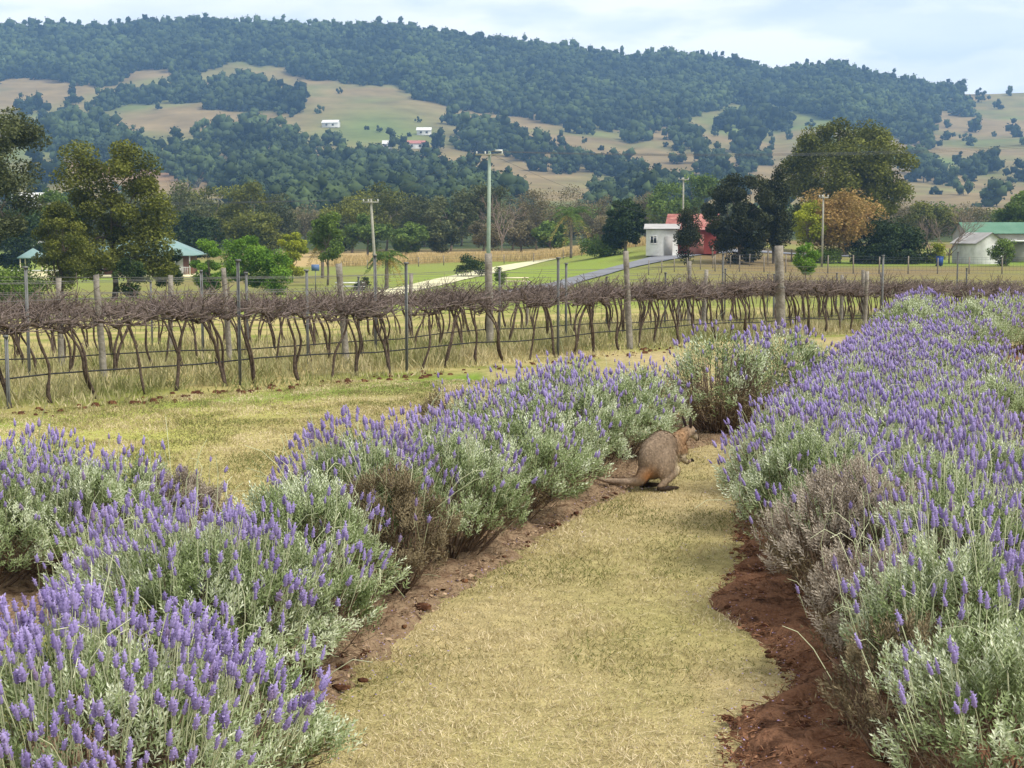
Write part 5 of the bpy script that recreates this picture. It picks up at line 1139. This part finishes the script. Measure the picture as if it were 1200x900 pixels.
# ------------------------------------------------------------------ wallaby
import bmesh
def wallaby(loc, yaw):
    root = empty('wallaby', loc, yaw, 'grey-brown wallaby hunched on the grass path nosing into the lavender', 'wallaby')
    bm = bmesh.new()
    def ell(c, r, ry=0.0):
        M = Matrix.Translation(c) @ Matrix.Rotation(ry, 4, 'Y') @ Matrix.Diagonal((*r, 1)); bmesh.ops.create_icosphere(bm, subdivisions=3, radius=1, matrix=M)
    def tb(P, R):
        P = np.array(P, float); s = np.linspace(0, len(P) - 1, len(P) * 6); i = np.arange(len(P)); Q_ = np.stack([np.interp(s, i, P[:, k]) for k in range(3)], 1); r = np.interp(s, i, R)
        for _ in range(3): Q_[1:-1] = (Q_[:-2] + 2 * Q_[1:-1] + Q_[2:]) / 4
        V, Q, T_ = tube(Q_, r, 12); vs_ = [bm.verts.new(v) for v in V]
        for f in list(Q) + list(T_):
            try: bm.faces.new([vs_[k] for k in f])
            except ValueError: pass
        for q_, rr in ((Q_[0], r[0]), (Q_[-1], r[-1])): bmesh.ops.create_icosphere(bm, subdivisions=2, radius=rr * .98, matrix=Matrix.Translation(q_))
    ell((-.01, 0, .27), (.165, .122, .182), .35); ell((.09, 0, .35), (.17, .115, .125), .25); ell((.21, 0, .33), (.10, .082, .115), .3)
    tb([(.22, 0, .36), (.29, 0, .40), (.35, 0, .425)], [.085, .060, .048]); ell((.375, 0, .425), (.062, .046, .050), .5); tb([(.385, 0, .42), (.43, 0, .385), (.465, 0, .35)], [.042, .030, .019])
    for s in (-1, 1):
        ell((.045, s * .105, .22), (.115, .058, .14), .5); tb([(.13, s * .125, .165), (.05, s * .13, .11), (-.05, s * .12, .05)], [.046, .034, .024]); tb([(-.06, s * .12, .035), (.04, s * .12, .024), (.17, s * .115, .014)], [.026, .023, .014])
        tb([(.25, s * .065, .32), (.275, s * .075, .23), (.345, s * .06, .20)], [.036, .024, .016]); tb([(.345, s * .06, .20), (.40, s * .055, .215), (.425, s * .05, .20)], [.016, .015, .010])
    tb([(-.10, 0, .19), (-.16, .02, .10), (-.21, .08, .075), (-.28, .18, .078), (-.35, .29, .085), (-.42, .40, .115)], [.078, .052, .036, .027, .021, .011])
    me = bpy.data.meshes.new('body'); bm.to_mesh(me); bm.free(); o = link('body', me, root)
    rm = o.modifiers.new('remesh', 'REMESH'); rm.mode = 'VOXEL'; rm.voxel_size = .0075; sm_ = o.modifiers.new('smooth', 'SMOOTH'); sm_.factor = .6; sm_.iterations = 9
    dg = bpy.context.evaluated_depsgraph_get(); me2 = bpy.data.meshes.new_from_object(o.evaluated_get(dg)); o.modifiers.clear(); o.data = me2; me2.name = 'body'
    n = len(me2.vertices); V = np.zeros(n * 3, np.float32); me2.vertices.foreach_get('co', V); V = V.reshape(-1, 3); N = np.zeros(n * 3, np.float32); me2.vertices.foreach_get('normal', N); N = N.reshape(-1, 3)
    V[:, 0] += .05 * np.clip((V[:, 0] - .2) / .15, 0, 1) * (V[:, 2] > .26); V[:, 2] += .02 * np.clip((V[:, 0] - .22) / .15, 0, 1) * (V[:, 2] > .26); V[:, 1] *= .9; me2.vertices.foreach_set('co', V.astype(np.float32).ravel()); me2.update()
    def coat(V, N):
        x, y, z = V[:, 0], V[:, 1], V[:, 2]; c = np.broadcast_to(np.array(lin(146, 127, 106)), (len(V), 3)).copy()
        def bl(col, w):
            nonlocal c; c = c + (np.array(lin(*col)) - c) * np.clip(w, 0, 1)[:, None]
        bl((158, 126, 94), np.exp(-((x - .28) / .09) ** 2) * (z > .28)); bl((170, 118, 72), np.exp(-((x + .13) / .06) ** 2 - ((z - .13) / .07) ** 2) * .9)
        bl((204, 188, 156), np.clip((.30 - z) / .08, 0, 1) * np.clip((x - .085) / .05, 0, 1) * (x < .33)); bl((206, 190, 160), np.exp(-((x - .45) / .05) ** 2 - ((z - .395) / .022) ** 2))
        bl((150, 130, 110), (x < -.14) * np.clip((.13 - z) / .05, 0, 1)); bl((44, 36, 32), (x > .505) * 1.0); bl((70, 56, 46), np.exp(-((x - .47) / .04) ** 2 - ((z - .43) / .014) ** 2) * .8)
        bl((62, 52, 44), (z < .05) * (np.abs(y) > .08) * (x > -.12) * (x < .3) * 1.0); bl((42, 36, 32), (x > .375) * (z < .25) * 1.0)
        return c * (1 + .25 * fbm(x * 40, z * 40 + y * 30, 2))[:, None]
    C = coat(V, N); me2.attributes.new('col', 'FLOAT_COLOR', 'POINT').data.foreach_set('color', np.concatenate([C, np.ones((n, 1))], 1).astype(np.float32).ravel())
    m_fur = mat('fur', (0.2,) * 3, mode='vcol', scale=60, rough=.95, spec=.05); me2.materials.clear(); me2.materials.append(m_fur); me2.polygons.foreach_set('use_smooth', np.ones(len(me2.polygons), bool))
    rng = np.random.default_rng(9); i = rng.integers(0, n, 26000); P = V[i]; Nn = norm(N[i]); flow = np.array([-.75, 0, -.55]) + rng.normal(size=(len(i), 3)) * .25; flow = flow - Nn * (flow * Nn).sum(1)[:, None]; thin = np.where((P[:, 0] < -.2) | (P[:, 2] < .06) | (P[:, 0] > .37), .45, 1.0)
    Vf, Qf = leaves(P - Nn * .002, norm(flow) * .85 + Nn * .38, .021 * rng.uniform(.6, 1.3, len(i)) * thin, .0028, rng, norm(np.cross(flow, Nn)))
    cf = C[i] * rng.uniform(.86, 1.15, (len(i), 1)); G().add(Vf, Qf, col=np.repeat(cf, 4, 0)).build('fur', m_fur, o, col=True)
    m_ear = mat('ear_skin', lin(72, 58, 50), lin(52, 42, 38), scale=20, rough=.9)
    for s in (-1, 1):
        t = np.linspace(0, 1, 9); w = .024 * np.sin(np.pi * np.clip(t * .82 + .16, 0, 1)) ** .8; P = np.stack([.402 - .03 * t, s * (.026 + .022 * t), .475 + .105 * t], 1); V2 = []
        for k in range(9):
            for q in range(10): a = q * 2 * math.pi / 10; V2.append(P[k] + w[k] * np.array([math.cos(a) * .35 - .012 * math.cos(a * 2) * 0, math.sin(a) * .85, math.cos(a) * .12]))
        k = 10; ii = np.arange(8)[:, None] * k + np.arange(k)[None]; jj = np.arange(8)[:, None] * k + (np.arange(k)[None] + 1) % k; Q2 = np.stack([ii, jj, jj + k, ii + k], -1).reshape(-1, 4); G().add(np.array(V2), Q2).build('ear', m_ear, root, smooth=True)
        b = bmesh.new(); bmesh.ops.create_uvsphere(b, u_segments=12, v_segments=8, radius=.0085, matrix=Matrix.Translation((.457, s * .033, .445))); em = bpy.data.meshes.new('eye'); b.to_mesh(em); b.free(); em.materials.append(mat('eye_black', (.008, .006, .005), (.01, .008, .006), rough=.08, spec=.6)); link('eye', em, root)
    return root
wb_ = wallaby((1.22, 11.95, tz(1.2, 12.0) + .002), math.radians(40)); wb_.scale = (1.0, 1.0, 1.05)
